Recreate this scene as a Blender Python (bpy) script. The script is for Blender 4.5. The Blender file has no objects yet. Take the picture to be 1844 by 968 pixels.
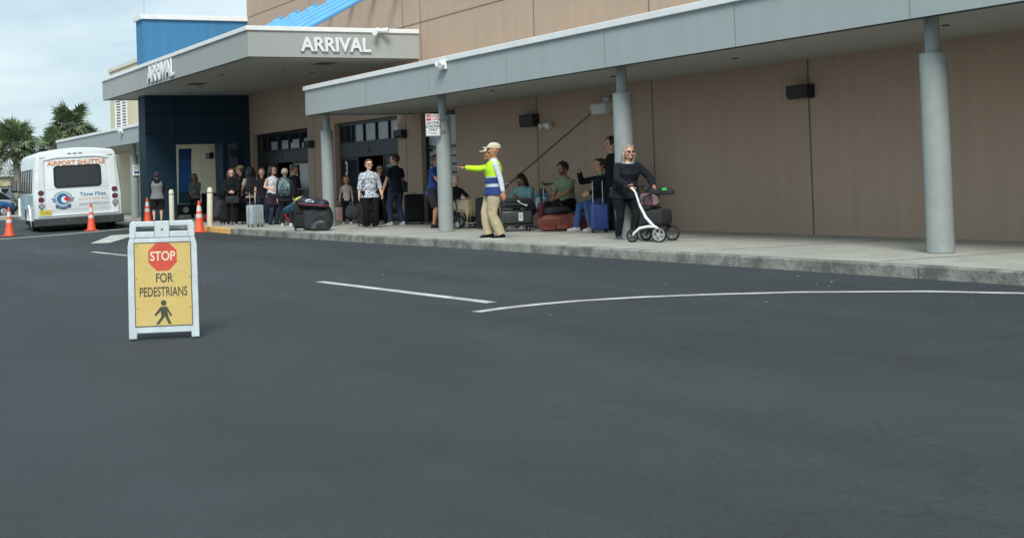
import bpy, bmesh, math, random
from mathutils import Vector, Matrix, noise
R = math.radians
V = Vector
random.seed(7)
sc = bpy.context.scene
COL = sc.collection

# ---------------------------------------------------------------- camera
cam_d = bpy.data.cameras.new("camera")
cam = bpy.data.objects.new("camera", cam_d)
COL.objects.link(cam)
YAW, PITCH, ROLL = 0.41137561, 0.02418464, -0.02970623
F = V((math.sin(YAW)*math.cos(PITCH), math.cos(YAW)*math.cos(PITCH), math.sin(PITCH)))
r0 = V((math.cos(YAW), -math.sin(YAW), 0)); u0 = r0.cross(F)
cr = math.cos(ROLL)*r0 + math.sin(ROLL)*u0
cu = -math.sin(ROLL)*r0 + math.cos(ROLL)*u0
m = Matrix((cr, cu, -F)).transposed().to_4x4()
m.translation = V((0, 0, 1.28))
cam.matrix_world = m
cam_d.sensor_width = 36
cam_d.lens = 36*2330/1844
cam_d.shift_x = (922-600)/1844
cam_d.shift_y = -(484-276)/1844
cam_d.clip_start = 0.1
cam_d.clip_end = 3000
sc.camera = cam

# ---------------------------------------------------------------- sky
SUN_EL, SUN_AZ = 44, 212      # azimuth clockwise from +Y
wd = bpy.data.worlds.new("World"); sc.world = wd; wd.use_nodes = True
nt = wd.node_tree; nt.nodes.clear()
N = nt.nodes.new; Lk = nt.links.new
out = N('ShaderNodeOutputWorld'); bg = N('ShaderNodeBackground')
sky = N('ShaderNodeTexSky'); sky.sky_type = 'NISHITA'; sky.sun_disc = False
sky.sun_elevation = R(SUN_EL); sky.sun_rotation = R(SUN_AZ)
sky.dust_density = 2.0; sky.air_density = 1.0
tc = N('ShaderNodeTexCoord'); mp = N('ShaderNodeMapping')
mp.inputs['Scale'].default_value = (1.0, 1.0, 5.0)
n1 = N('ShaderNodeTexNoise'); n1.inputs['Scale'].default_value = 3.2
n1.inputs['Detail'].default_value = 6; n1.inputs['Roughness'].default_value = .55
n1.inputs['Distortion'].default_value = .6
Lk(tc.outputs['Generated'], mp.inputs['Vector']); Lk(mp.outputs[0], n1.inputs['Vector'])
rp = N('ShaderNodeValToRGB')
rp.color_ramp.elements[0].position = .34; rp.color_ramp.elements[0].color = (3.7, 4.95, 5.75, 1)
rp.color_ramp.elements[1].position = .66; rp.color_ramp.elements[1].color = (5.5, 6.5, 6.85, 1)
Lk(n1.outputs[0], rp.inputs[0])
mx = N('ShaderNodeMixRGB'); mx.inputs[0].default_value = .86
Lk(sky.outputs[0], mx.inputs[1]); Lk(rp.outputs[0], mx.inputs[2])
Lk(mx.outputs[0], bg.inputs['Color']); bg.inputs['Strength'].default_value = .1
Lk(bg.outputs[0], out.inputs['Surface'])

sd = bpy.data.lights.new("sun", 'SUN'); sd.energy = 2.2; sd.angle = R(22); sd.color = (1, .985, .92)
so = bpy.data.objects.new("sun", sd); COL.objects.link(so)
sdir = V((math.sin(R(SUN_AZ))*math.cos(R(SUN_EL)), math.cos(R(SUN_AZ))*math.cos(R(SUN_EL)), math.sin(R(SUN_EL))))
so.rotation_euler = sdir.to_track_quat('Z', 'Y').to_euler()
so.location = sdir*50

vs = sc.view_settings
vs.view_transform = 'Standard'; vs.look = 'None'; vs.exposure = 0.55; vs.gamma = 1
vs.use_curve_mapping = False
sc.cycles.max_bounces = 6

# ---------------------------------------------------------------- materials
def lin(r, g, b):
    f = lambda c: (c/255/12.92) if c/255 <= .04045 else ((c/255+.055)/1.055)**2.4
    return (f(r), f(g), f(b))
_mc = {}
def mat(key, c=(.5, .5, .5), rough=.6, metal=0, var=.12, vscale=3., bump=0., bscale=80., spec=.5, coat=0., emit=None):
    if key in _mc: return _mc[key]
    m = bpy.data.materials.new(key); m.use_nodes = True
    t = m.node_tree; b = t.nodes['Principled BSDF']
    b.inputs['Roughness'].default_value = rough; b.inputs['Metallic'].default_value = metal
    b.inputs['Specular IOR Level'].default_value = spec
    b.inputs['Coat Weight'].default_value = coat
    tcx = t.nodes.new('ShaderNodeTexCoord')
    if var > 0:
        n = t.nodes.new('ShaderNodeTexNoise'); n.inputs['Scale'].default_value = vscale
        n.inputs['Detail'].default_value = 5; n.inputs['Roughness'].default_value = .6
        t.links.new(tcx.outputs['Object'], n.inputs['Vector'])
        r = t.nodes.new('ShaderNodeValToRGB')
        r.color_ramp.elements[0].position = .3; r.color_ramp.elements[1].position = .7
        r.color_ramp.elements[0].color = (*[x*(1-var) for x in c], 1)
        r.color_ramp.elements[1].color = (*[min(1, x*(1+var)) for x in c], 1)
        t.links.new(n.outputs[0], r.inputs[0]); t.links.new(r.outputs[0], b.inputs['Base Color'])
    else:
        b.inputs['Base Color'].default_value = (*c, 1)
    if bump > 0:
        n = t.nodes.new('ShaderNodeTexNoise'); n.inputs['Scale'].default_value = bscale
        n.inputs['Detail'].default_value = 4
        t.links.new(tcx.outputs['Object'], n.inputs['Vector'])
        bp = t.nodes.new('ShaderNodeBump'); bp.inputs['Strength'].default_value = bump
        bp.inputs['Distance'].default_value = .02
        t.links.new(n.outputs[0], bp.inputs['Height']); t.links.new(bp.outputs[0], b.inputs['Normal'])
    if emit:
        b.inputs['Emission Color'].default_value = (*emit[0], 1); b.inputs['Emission Strength'].default_value = emit[1]
    _mc[key] = m
    return m
def cloth(r, g, b, key=None):
    key = key or 'cloth_%d_%d_%d' % (r, g, b)
    return mat(key, lin(r, g, b), .9, 0, .2, 7, .9, 13, spec=.2)
def math_node(t, op, a, b=None, c=None):
    n = t.nodes.new('ShaderNodeMath'); n.operation = op
    for i, x in enumerate((a, b, c)):
        if x is None: continue
        if isinstance(x, (int, float)): n.inputs[i].default_value = x
        else: t.links.new(x, n.inputs[i])
    return n.outputs[0]
def pattern_mat(key, base, spots, scale, thr=.5, soft=.03, rough=.9, kind='noise'):
    """cloth with a printed pattern: list of spot colours"""
    if key in _mc: return _mc[key]
    m = bpy.data.materials.new(key); m.use_nodes = True
    t = m.node_tree; b = t.nodes['Principled BSDF']; b.inputs['Roughness'].default_value = rough
    tcx = t.nodes.new('ShaderNodeTexCoord'); prev = None
    for i, s in enumerate(spots):
        mp = t.nodes.new('ShaderNodeMapping'); mp.inputs['Location'].default_value = (i*7.3, i*3.1, i*5.7)
        t.links.new(tcx.outputs['Object'], mp.inputs[0])
        n = t.nodes.new('ShaderNodeTexNoise'); n.inputs['Scale'].default_value = scale
        n.inputs['Detail'].default_value = 2; n.inputs['Distortion'].default_value = 1.2
        t.links.new(mp.outputs[0], n.inputs['Vector'])
        r = t.nodes.new('ShaderNodeValToRGB'); r.color_ramp.elements[0].position = thr; r.color_ramp.elements[1].position = thr+soft
        t.links.new(n.outputs[0], r.inputs[0])
        x = t.nodes.new('ShaderNodeMixRGB'); t.links.new(r.outputs[0], x.inputs[0])
        if prev is None: x.inputs[1].default_value = (*base, 1)
        else: t.links.new(prev, x.inputs[1])
        x.inputs[2].default_value = (*s, 1); prev = x.outputs[0]
    t.links.new(prev, b.inputs['Base Color']); _mc[key] = m
    return m
def band_mat(key, stops, axis='Z', scale=1., rough=.85):
    """constant colour bands along an object axis; stops = [(pos, colour)], pos in metres, span scale metres"""
    if key in _mc: return _mc[key]
    m = bpy.data.materials.new(key); m.use_nodes = True
    t = m.node_tree; b = t.nodes['Principled BSDF']; b.inputs['Roughness'].default_value = rough
    tcx = t.nodes.new('ShaderNodeTexCoord'); sp = t.nodes.new('ShaderNodeSeparateXYZ')
    t.links.new(tcx.outputs['Object'], sp.inputs[0])
    v = math_node(t, 'DIVIDE', sp.outputs[axis], scale)
    r = t.nodes.new('ShaderNodeValToRGB'); r.color_ramp.interpolation = 'CONSTANT'
    els = r.color_ramp.elements
    while len(els) > 1: els.remove(els[-1])
    els[0].position = 0; els[0].color = (*stops[0][1], 1)
    for p, c in stops[1:]:
        e = els.new(p/scale); e.color = (*c, 1)
    t.links.new(v, r.inputs[0]); t.links.new(r.outputs[0], b.inputs['Base Color'])
    n = t.nodes.new('ShaderNodeTexNoise'); n.inputs['Scale'].default_value = 20
    t.links.new(tcx.outputs['Object'], n.inputs['Vector'])
    bp = t.nodes.new('ShaderNodeBump'); bp.inputs['Strength'].default_value = .4; bp.inputs['Distance'].default_value = .02
    t.links.new(n.outputs[0], bp.inputs['Height']); t.links.new(bp.outputs[0], b.inputs['Normal'])
    _mc[key] = m
    return m
def wall_mat(key, c, vlines=(), hlines=(), axis='Y', rough=.85, var=.1, streak=.12, lw=.02, lc=.45):
    """painted stucco with tooled joints at given positions, faint vertical weather streaks"""
    if key in _mc: return _mc[key]
    m = bpy.data.materials.new(key); m.use_nodes = True
    t = m.node_tree; b = t.nodes['Principled BSDF']; b.inputs['Roughness'].default_value = rough
    b.inputs['Specular IOR Level'].default_value = .25
    tcx = t.nodes.new('ShaderNodeTexCoord'); sp = t.nodes.new('ShaderNodeSeparateXYZ')
    t.links.new(tcx.outputs['Object'], sp.inputs[0])
    n = t.nodes.new('ShaderNodeTexNoise'); n.inputs['Scale'].default_value = .7; n.inputs['Detail'].default_value = 8
    n.inputs['Roughness'].default_value = .65
    t.links.new(tcx.outputs['Object'], n.inputs['Vector'])
    mp = t.nodes.new('ShaderNodeMapping'); mp.inputs['Scale'].default_value = (5, 5, .35)
    t.links.new(tcx.outputs['Object'], mp.inputs[0])
    n2 = t.nodes.new('ShaderNodeTexNoise'); n2.inputs['Scale'].default_value = 1.; n2.inputs['Detail'].default_value = 4
    t.links.new(mp.outputs[0], n2.inputs['Vector'])
    a = math_node(t, 'MULTIPLY_ADD', n.outputs[0], var*2, 1-var)
    s = math_node(t, 'MULTIPLY_ADD', n2.outputs[0], streak*2, 1-streak)
    f = math_node(t, 'MULTIPLY', a, s)
    for ax, ls in ((axis, vlines), ('Z', hlines)):
        for p in ls:
            d = math_node(t, 'ABSOLUTE', math_node(t, 'SUBTRACT', sp.outputs[ax], p))
            g = math_node(t, 'GREATER_THAN', d, lw)
            f = math_node(t, 'MULTIPLY', f, math_node(t, 'MULTIPLY_ADD', g, 1-lc, lc))
    x = t.nodes.new('ShaderNodeVectorMath'); x.operation = 'SCALE'
    x.inputs[0].default_value = c; t.links.new(f, x.inputs['Scale'])
    t.links.new(x.outputs[0], b.inputs['Base Color'])
    n3 = t.nodes.new('ShaderNodeTexNoise'); n3.inputs['Scale'].default_value = 45; n3.inputs['Detail'].default_value = 4
    t.links.new(tcx.outputs['Object'], n3.inputs['Vector'])
    bp = t.nodes.new('ShaderNodeBump'); bp.inputs['Strength'].default_value = .35; bp.inputs['Distance'].default_value = .01
    t.links.new(n3.outputs[0], bp.inputs['Height']); t.links.new(bp.outputs[0], b.inputs['Normal'])
    _mc[key] = m
    return m

M_white = mat('white_paint', (.78, .8, .8), .5, 0, .06)
M_black = mat('black_plastic', (.012, .013, .015), .45, 0, .2)
M_rubber = mat('rubber', (.015, .015, .016), .85, 0, .2)
M_steel = mat('brushed_metal', (.55, .56, .58), .35, .9, .08)
M_alu = mat('silver_tube', (.62, .64, .66), .35, .6, .05)
M_glass = mat('dark_glass', (.012, .016, .02), .06, 0, 0, spec=.7)
M_chalk = mat('white_lettering', (.70, .74, .75), .5, 0, .03)
M_dark = mat('charcoal_fabric', (.018, .02, .024), .85, 0, .3, 12, .4, 40)

# ---------------------------------------------------------------- mesh builder
class MB:
    def __init__(s): s.v = []; s.f = []; s.mi = []
    def add(s, vs, fs, mi=0):
        o = len(s.v); s.v += [V(p) for p in vs]
        for f in fs: s.f.append([o+i for i in f]); s.mi.append(mi)
        return s
    def box(s, x0, y0, z0, x1, y1, z1, mi=0, M=None):
        vs = [V((x, y, z)) for z in (z0, z1) for y in (y0, y1) for x in (x0, x1)]
        if M: vs = [M @ p for p in vs]
        return s.add(vs, [(0, 2, 3, 1), (4, 5, 7, 6), (0, 1, 5, 4), (2, 6, 7, 3), (0, 4, 6, 2), (1, 3, 7, 5)], mi)
    def cbox(s, c, d, mi=0, M=None):
        return s.box(c[0]-d[0]/2, c[1]-d[1]/2, c[2]-d[2]/2, c[0]+d[0]/2, c[1]+d[1]/2, c[2]+d[2]/2, mi, M)
    def cyl(s, p, q, r0, r1=None, n=16, mi=0):
        return s.tube([p, q], [r0, r0 if r1 is None else r1], n, mi)
    def tube(s, pts, rs, n=8, mi=0, caps=True, closed=False):
        pts = [V(p) for p in pts]
        if isinstance(rs, (int, float)): rs = [rs]*len(pts)
        L = len(pts); rings = []
        d0 = (pts[1]-pts[0]).normalized()
        up = V((0, 0, 1)) if abs(d0.z) < .9 else V((1, 0, 0))
        a = d0.cross(up).normalized()
        for i, p in enumerate(pts):
            if closed: d = (pts[(i+1) % L]-pts[i-1]).normalized()
            elif i == 0: d = d0
            elif i == L-1: d = (pts[-1]-pts[-2]).normalized()
            else: d = ((pts[i+1]-p).normalized()+(p-pts[i-1]).normalized()).normalized()
            a = (a-d*a.dot(d)).normalized(); b = d.cross(a)
            rings.append([p+(a*math.cos(2*math.pi*k/n)+b*math.sin(2*math.pi*k/n))*rs[i] for k in range(n)])
        s.rings(rings, mi, caps, closed)
        return s
    def rings(s, rings, mi=0, caps=True, closed=False):
        n = len(rings[0]); L = len(rings)
        vs = [p for r in rings for p in r]; fs = []
        for i in range(L if closed else L-1):
            j = (i+1) % L
            for k in range(n):
                k2 = (k+1) % n
                fs.append((i*n+k, i*n+k2, j*n+k2, j*n+k))
        if caps and not closed:
            fs.append(tuple(reversed(range(n)))); fs.append(tuple((L-1)*n+k for k in range(n)))
        return s.add(vs, fs, mi)
    def loft(s, secs, side=(1, 0, 0), n=16, mi=0, rounded=(0, 0), power=2.):
        """secs [(point, r_side, r_depth)]"""
        secs = [(V(p), a, b) for p, a, b in secs]
        pts = [p for p, _, _ in secs]; L = len(pts)
        def ds(i):
            if i == 0: return (pts[1]-pts[0]).normalized()
            if i == L-1: return (pts[-1]-pts[-2]).normalized()
            return ((pts[i+1]-pts[i]).normalized()+(pts[i]-pts[i-1]).normalized()).normalized()
        full = []
        if rounded[0]:
            p, a, b = secs[0]; d = ds(0); r = min(a, b)*rounded[0]
            full += [(p-d*r, d, a*.35, b*.35), (p-d*r*.7, d, a*.75, b*.75)]
        for i, (p, a, b) in enumerate(secs): full.append((p, ds(i), a, b))
        if rounded[1]:
            p, a, b = secs[-1]; d = ds(L-1); r = min(a, b)*rounded[1]
            full += [(p+d*r*.7, d, a*.75, b*.75), (p+d*r, d, a*.35, b*.35)]
        sd = V(side); rings = []
        for p, d, a, b in full:
            x = sd-d*sd.dot(d)
            if x.length < .05: x = V((0, 1, 0))-d*d.y
            x.normalize(); y = d.cross(x); ring = []
            for k in range(n):
                t = 2*math.pi*k/n; c, q = math.cos(t), math.sin(t)
                if power != 2.:
                    c = math.copysign(abs(c)**(2/power), c); q = math.copysign(abs(q)**(2/power), q)
                ring.append(p+x*a*c+y*b*q)
            rings.append(ring)
        return s.rings(rings, mi)
    def ball(s, c, r, n=16, m=10, mi=0, M=None):
        c = V(c); r = V(r if hasattr(r, '__len__') else (r, r, r)); vs = []; fs = []
        for i in range(1, m):
            t = math.pi*i/m
            for k in range(n):
                a = 2*math.pi*k/n
                vs.append(V((r.x*math.sin(t)*math.cos(a), r.y*math.sin(t)*math.sin(a), r.z*math.cos(t))))
        vs += [V((0, 0, r.z)), V((0, 0, -r.z))]
        T, B = len(vs)-2, len(vs)-1
        for i in range(m-2):
            for k in range(n):
                k2 = (k+1) % n; fs.append((i*n+k, (i+1)*n+k, (i+1)*n+k2, i*n+k2))
        for k in range(n):
            k2 = (k+1) % n; fs.append((T, k, k2)); fs.append((B, (m-2)*n+k2, (m-2)*n+k))
        vs = [(M @ p if M else p)+c for p in vs]
        return s.add(vs, fs, mi)
    def prism(s, poly, axis, a, b, mi=0):
        """poly 2D extruded along axis from a to b. axis 'X': poly=(y,z); 'Y': poly=(x,z); 'Z': poly=(x,y)"""
        def mk(p, t):
            return V((t, p[0], p[1])) if axis == 'X' else V((p[0], t, p[1])) if axis == 'Y' else V((p[0], p[1], t))
        n = len(poly)
        vs = [mk(p, a) for p in poly]+[mk(p, b) for p in poly]
        fs = [tuple(range(n)), tuple(reversed(range(n, 2*n)))]+[(k, k+n, (k+1) % n+n, (k+1) % n) for k in range(n)]
        return s.add(vs, fs, mi)
    def xf(s, M):
        s.v = [M @ p for p in s.v]; return s
    def mesh(s, name):
        me = bpy.data.meshes.new(name)
        me.from_pydata([tuple(p) for p in s.v], [], s.f)
        me.polygons.foreach_set('material_index', s.mi)
        bm = bmesh.new(); bm.from_mesh(me); bmesh.ops.recalc_face_normals(bm, faces=bm.faces); bm.to_mesh(me); bm.free()
        return me
    def build(s, name, mats, parent=None, smooth=None, bevel=0, seg=2, sub=0):
        me = s.mesh(name)
        return link_mesh(name, me, mats, parent, smooth, bevel, seg, sub)
def link_mesh(name, me, mats, parent=None, smooth=None, bevel=0, seg=2, sub=0):
    if not isinstance(mats, (list, tuple)): mats = [mats]
    me.materials.clear()
    for m in mats: me.materials.append(m)
    if smooth is not None:
        me.polygons.foreach_set('use_smooth', [True]*len(me.polygons))
        if smooth < 179: me.set_sharp_from_angle(angle=R(smooth))
    o = bpy.data.objects.new(name, me); COL.objects.link(o)
    if parent: o.parent = parent
    if bevel:
        b = o.modifiers.new('bevel', 'BEVEL'); b.width = bevel; b.segments = seg; b.limit_method = 'ANGLE'; b.angle_limit = R(35)
    if sub:
        b = o.modifiers.new('subsurf', 'SUBSURF'); b.levels = sub; b.render_levels = sub
    return o
def voxel(mb, name, mats, parent, size=.012, smooth=3, post=None, factor=.5):
    me = mb.mesh(name); o = bpy.data.objects.new(name+'_tmp', me); COL.objects.link(o)
    r = o.modifiers.new('r', 'REMESH'); r.mode = 'VOXEL'; r.voxel_size = size; r.adaptivity = 0
    if smooth:
        s = o.modifiers.new('s', 'SMOOTH'); s.iterations = smooth; s.factor = factor
    dg = bpy.context.evaluated_depsgraph_get()
    me2 = bpy.data.meshes.new_from_object(o.evaluated_get(dg))
    bpy.data.objects.remove(o); bpy.data.meshes.remove(me)
    me2.name = name
    ob = link_mesh(name, me2, mats, parent, 180)
    if post: post(me2)
    return ob
def thing(name, label, cat, loc=(0, 0, 0), rz=0, group=None):
    o = bpy.data.objects.new(name, None); COL.objects.link(o); o.empty_display_size = .2
    o.location = loc; o.rotation_euler = (0, 0, rz)
    o['label'] = label; o['category'] = cat
    if group: o['group'] = group
    return o
def tag(o, label, cat, group=None):
    o['label'] = label; o['category'] = cat
    if group: o['group'] = group
    return o
def struct(o, kind='structure'):
    o['kind'] = kind; return o
def dup(root, loc, rz=None, label=None):
    r = root.copy(); COL.objects.link(r); r.location = loc
    if rz is not None: r.rotation_euler = (0, 0, rz)
    if label: r['label'] = label
    def rec(a, b):
        for ch in list(a.children):
            c = ch.copy(); COL.objects.link(c); c.parent = b; rec(ch, c)
    rec(root, r)
    return r
def rbox(mb, x0, y0, z0, x1, y1, z1, r=.03, mi=0, M=None):
    """box with all edges rounded (superellipsoid-like stack)"""
    cx, cy, cz = (x0+x1)/2, (y0+y1)/2, (z0+z1)/2
    hx, hy, hz = (x1-x0)/2, (y1-y0)/2, (z1-z0)/2
    r = min(r, hx, hy, hz)*.999
    prof = [(-hz, r)]+[(-hz+r-r*math.cos(t), r-r*math.sin(t)) for t in (R(30), R(60))]+[(-hz+r, 0), (hz-r, 0)]+[(hz-r+r*math.sin(t), r-r*math.cos(t)) for t in (R(30), R(60))]+[(hz, r)]
    rings = []
    for z, ins in prof:
        ring = []
        rr = max(r-ins, .0005); ax, ay = hx-ins-rr, hy-ins-rr
        for qx, qy, a0 in ((1, 1, 0), (-1, 1, 90), (-1, -1, 180), (1, -1, 270)):
            for k in range(5):
                a = R(a0+k*22.5); p = V((cx+qx*ax+rr*math.cos(a), cy+qy*ay+rr*math.sin(a), cz+z))
                ring.append(M @ p if M else p)
        rings.append(ring)
    mb.rings(rings, mi)
    return mb
def text(s, size, extrude=.005, bold=.0, sx=1., align='CENTER', mi=0):
    """flat text mesh in XZ plane, facing -Y, centred"""
    cu = bpy.data.curves.new('t', 'FONT'); cu.body = s; cu.size = size; cu.extrude = extrude; cu.offset = bold
    cu.align_x = align; cu.align_y = 'CENTER'; cu.resolution_u = 4
    o = bpy.data.objects.new('t', cu); COL.objects.link(o)
    dg = bpy.context.evaluated_depsgraph_get()
    me = bpy.data.meshes.new_from_object(o.evaluated_get(dg))
    bpy.data.objects.remove(o)
    me.transform(Matrix.Rotation(R(90), 4, 'X') @ Matrix.Diagonal((sx, 1, 1, 1)))
    return me
def put_text(s, size, M, name, m, parent=None, extrude=.005, bold=0., sx=1., align='CENTER'):
    me = text(s, size, extrude, bold, sx, align); me.transform(M)
    return link_mesh(name, me, m, parent)
def T(x, y, z): return Matrix.Translation((x, y, z))
def RZ(a): return Matrix.Rotation(R(a), 4, 'Z')
def RX(a): return Matrix.Rotation(R(a), 4, 'X')
def RY(a): return Matrix.Rotation(R(a), 4, 'Y')
def lerp(a, b, t): return a+(b-a)*t
# ================================================================ GROUND
def asphalt():
    m = bpy.data.materials.new('asphalt'); m.use_nodes = True
    t = m.node_tree; b = t.nodes['Principled BSDF']; b.inputs['Roughness'].default_value = .8
    b.inputs['Specular IOR Level'].default_value = .4
    tcx = t.nodes.new('ShaderNodeTexCoord')
    def nz(scale, det=4, rough=.5, mps=None, dist=0):
        n = t.nodes.new('ShaderNodeTexNoise'); n.inputs['Scale'].default_value = scale
        n.inputs['Detail'].default_value = det; n.inputs['Roughness'].default_value = rough; n.inputs['Distortion'].default_value = dist
        if mps:
            mp = t.nodes.new('ShaderNodeMapping'); mp.inputs['Scale'].default_value = mps
            t.links.new(tcx.outputs['Object'], mp.inputs[0]); t.links.new(mp.outputs[0], n.inputs['Vector'])
        else: t.links.new(tcx.outputs['Object'], n.inputs['Vector'])
        return n.outputs[0]
    big = nz(.22, 6, .6, (1, .5, 1), .5); mid = nz(2.2, 5, .6); fine = nz(90, 3, .7); tracks = nz(1., 3, .5, (.9, .05, 1))
    f = math_node(t, 'MULTIPLY_ADD', big, 1.0, .5)
    f = math_node(t, 'MULTIPLY', f, math_node(t, 'MULTIPLY_ADD', mid, .4, .8))
    f = math_node(t, 'MULTIPLY', f, math_node(t, 'MULTIPLY_ADD', fine, 1.5, .25))
    f = math_node(t, 'MULTIPLY', f, math_node(t, 'MULTIPLY_ADD', nz(28, 6, .85), 1.1, .45))
    f = math_node(t, 'MULTIPLY', f, math_node(t, 'MULTIPLY_ADD', tracks, .7, .65))
    # a few long thin cracks
    v = t.nodes.new('ShaderNodeTexVoronoi'); v.feature = 'DISTANCE_TO_EDGE'; v.inputs['Scale'].default_value = .16
    mp = t.nodes.new('ShaderNodeMapping'); t.links.new(tcx.outputs['Object'], mp.inputs[0])
    wn = t.nodes.new('ShaderNodeTexNoise'); wn.inputs['Scale'].default_value = 1.3; wn.inputs['Detail'].default_value = 5
    t.links.new(tcx.outputs['Object'], wn.inputs['Vector'])
    vm = t.nodes.new('ShaderNodeVectorMath'); vm.operation = 'MULTIPLY_ADD'; t.links.new(wn.outputs['Color'], vm.inputs[0])
    vm.inputs[1].default_value = (1.6, 1.6, 0); t.links.new(mp.outputs[0], vm.inputs[2]); t.links.new(vm.outputs[0], v.inputs['Vector'])
    cr = math_node(t, 'GREATER_THAN', v.outputs['Distance'], .0035)
    f = math_node(t, 'MULTIPLY', f, math_node(t, 'MULTIPLY_ADD', cr, .14, .86))
    x = t.nodes.new('ShaderNodeVectorMath'); x.operation = 'SCALE'; x.inputs[0].default_value = (.037, .045, .050)
    t.links.new(f, x.inputs['Scale']); t.links.new(x.outputs[0], b.inputs['Base Color'])
    bp = t.nodes.new('ShaderNodeBump'); bp.inputs['Strength'].default_value = .6; bp.inputs['Distance'].default_value = .01
    t.links.new(fine, bp.inputs['Height']); t.links.new(bp.outputs[0], b.inputs['Normal'])
    return m
M_asph = asphalt()
def gz(x):      # height of the road surface: a gentle cross fall away from the kerb
    return lerp(-.11, 0, min(1, max(0, (x-3)/9)))
mb = MB()
xs = [-600, -40, 0, 3, 6, 9, 12, 20, 60, 700]; ys = [-300, 0, 20, 40, 60, 100, 1500]
for i in range(len(xs)-1):
    for j in range(len(ys)-1):
        mb.add([(xs[i], ys[j], gz(xs[i])), (xs[i+1], ys[j], gz(xs[i+1])), (xs[i+1], ys[j+1], gz(xs[i+1])), (xs[i], ys[j+1], gz(xs[i]))], [(0, 1, 2, 3)])
struct(mb.build('road', M_asph))

# walkway slab with its kerb; the kerb line in plan
def conc(key, c, var=.12, dirt=.5, bump=.4):
    m = bpy.data.materials.new(key); m.use_nodes = True
    t = m.node_tree; b = t.nodes['Principled BSDF']; b.inputs['Roughness'].default_value = .88
    tcx = t.nodes.new('ShaderNodeTexCoord')
    n = t.nodes.new('ShaderNodeTexNoise'); n.inputs['Scale'].default_value = .9; n.inputs['Detail'].default_value = 9; n.inputs['Roughness'].default_value = .7
    n2 = t.nodes.new('ShaderNodeTexNoise'); n2.inputs['Scale'].default_value = 35; n2.inputs['Detail'].default_value = 4
    n3 = t.nodes.new('ShaderNodeTexNoise'); n3.inputs['Scale'].default_value = 2.5; n3.inputs['Detail'].default_value = 8; n3.inputs['Roughness'].default_value = .75
    for q in (n, n2, n3): t.links.new(tcx.outputs['Object'], q.inputs['Vector'])
    r = t.nodes.new('ShaderNodeValToRGB'); r.color_ramp.elements[0].position = .42; r.color_ramp.elements[1].position = .6
    r.color_ramp.elements[0].color = (dirt, dirt, dirt, 1)
    t.links.new(n3.outputs[0], r.inputs[0])
    f = math_node(t, 'MULTIPLY', math_node(t, 'MULTIPLY_ADD', n.outputs[0], var*2, 1-var), math_node(t, 'MULTIPLY_ADD', n2.outputs[0], .2, .9))
    x = t.nodes.new('ShaderNodeVectorMath'); x.operation = 'SCALE'; x.inputs[0].default_value = c; t.links.new(f, x.inputs['Scale'])
    mxx = t.nodes.new('ShaderNodeMixRGB'); mxx.blend_type = 'MULTIPLY'; mxx.inputs[0].default_value = 1
    t.links.new(x.outputs[0], mxx.inputs[1]); t.links.new(r.outputs[0], mxx.inputs[2]); t.links.new(mxx.outputs[0], b.inputs['Base Color'])
    bp = t.nodes.new('ShaderNodeBump'); bp.inputs['Strength'].default_value = bump; bp.inputs['Distance'].default_value = .01
    t.links.new(n2.outputs[0], bp.inputs['Height']); t.links.new(bp.outputs[0], b.inputs['Normal'])
    return m
M_walk = conc('walkway_concrete', (.42, .42, .37), .12, .8)
M_kerb = conc('kerb_concrete', (.29, .30, .27), .2, .42, .8)
M_yell = mat('worn_yellow_paint', (.72, .42, .12), .75, 0, .3, 8, .3, 60)
line = [(12.12, -60), (12.12, 5), (12.08, 14), (12.05, 20.5), (11.86, 26), (11.74, 31), (11.72, 34.0), (11.85, 36.2), (12.1, 38.0), (12.3, 39.6), (12.15, 41.2), (11.7, 43.5), (11.4, 45.5), (11.35, 50), (11.35, 72)]
def kz(y):     # top of kerb, dropping to a ramp by the tower
    return .15 if y < 37 else lerp(.15, .1, min(1, (y-37)/3)) if y < 46 else .14
mb = MB(); K = .16
for (xa, ya), (xb, yb) in zip(line[:-1], line[1:]):
    n = max(1, int((yb-ya)/3.05))
    for i in range(n):
        y0, y1 = lerp(ya, yb, i/n), lerp(ya, yb, (i+1)/n); x0, x1 = lerp(xa, xb, i/n), lerp(xa, xb, (i+1)/n)
        mb.add([(x0+K, y0, kz(y0)), (17.1, y0, .15), (17.1, y1, .15), (x1+K, y1, kz(y1))], [(0, 1, 2, 3)])
struct(mb.build('pavement', M_walk))
def kerb_part(name, y_from, y_to, m, zadd=0, off=0):
    mb = MB()
    for (xa, ya), (xb, yb) in zip(line[:-1], line[1:]):
        a, c = max(ya, y_from), min(yb, y_to)
        if c-a < .01: continue
        n = max(1, round((c-a)/3.05))
        for i in range(n):
            y0, y1 = lerp(a, c, i/n)+.012, lerp(a, c, (i+1)/n)-.012
            x0, x1 = [lerp(xa, xb, (y-ya)/(yb-ya)) for y in (y0, y1)]
            prof = lambda x, z: [(x-off, -.05), (x-off+.004, z-.02), (x-off+.02, z), (x+K, z), (x+K, -.05)]
            r0_, r1_ = prof(x0, kz(y0)+zadd), prof(x1, kz(y1)+zadd)
            mb.rings([[V((p[0], y0, p[1])) for p in r0_], [V((p[0], y1, p[1])) for p in r1_]])
    return mb.build(name, m)
struct(kerb_part('kerb', -60, 34.2, M_kerb, .002))
struct(kerb_part('kerb_yellow', 34.2, 39.4, M_yell, .002))
struct(kerb_part('kerb_far', 39.4, 72, M_kerb, .002))
# slab joints
mb = MB()
for y in [5+3.4*k for k in range(20)]:
    mb.box(12.35, y-.006, .1505, 16.78, y+.006, .1535)
struct(mb.build('pavement_joints', mat('joint_dirt', (.13, .125, .11), .9, 0, .2)))

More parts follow.
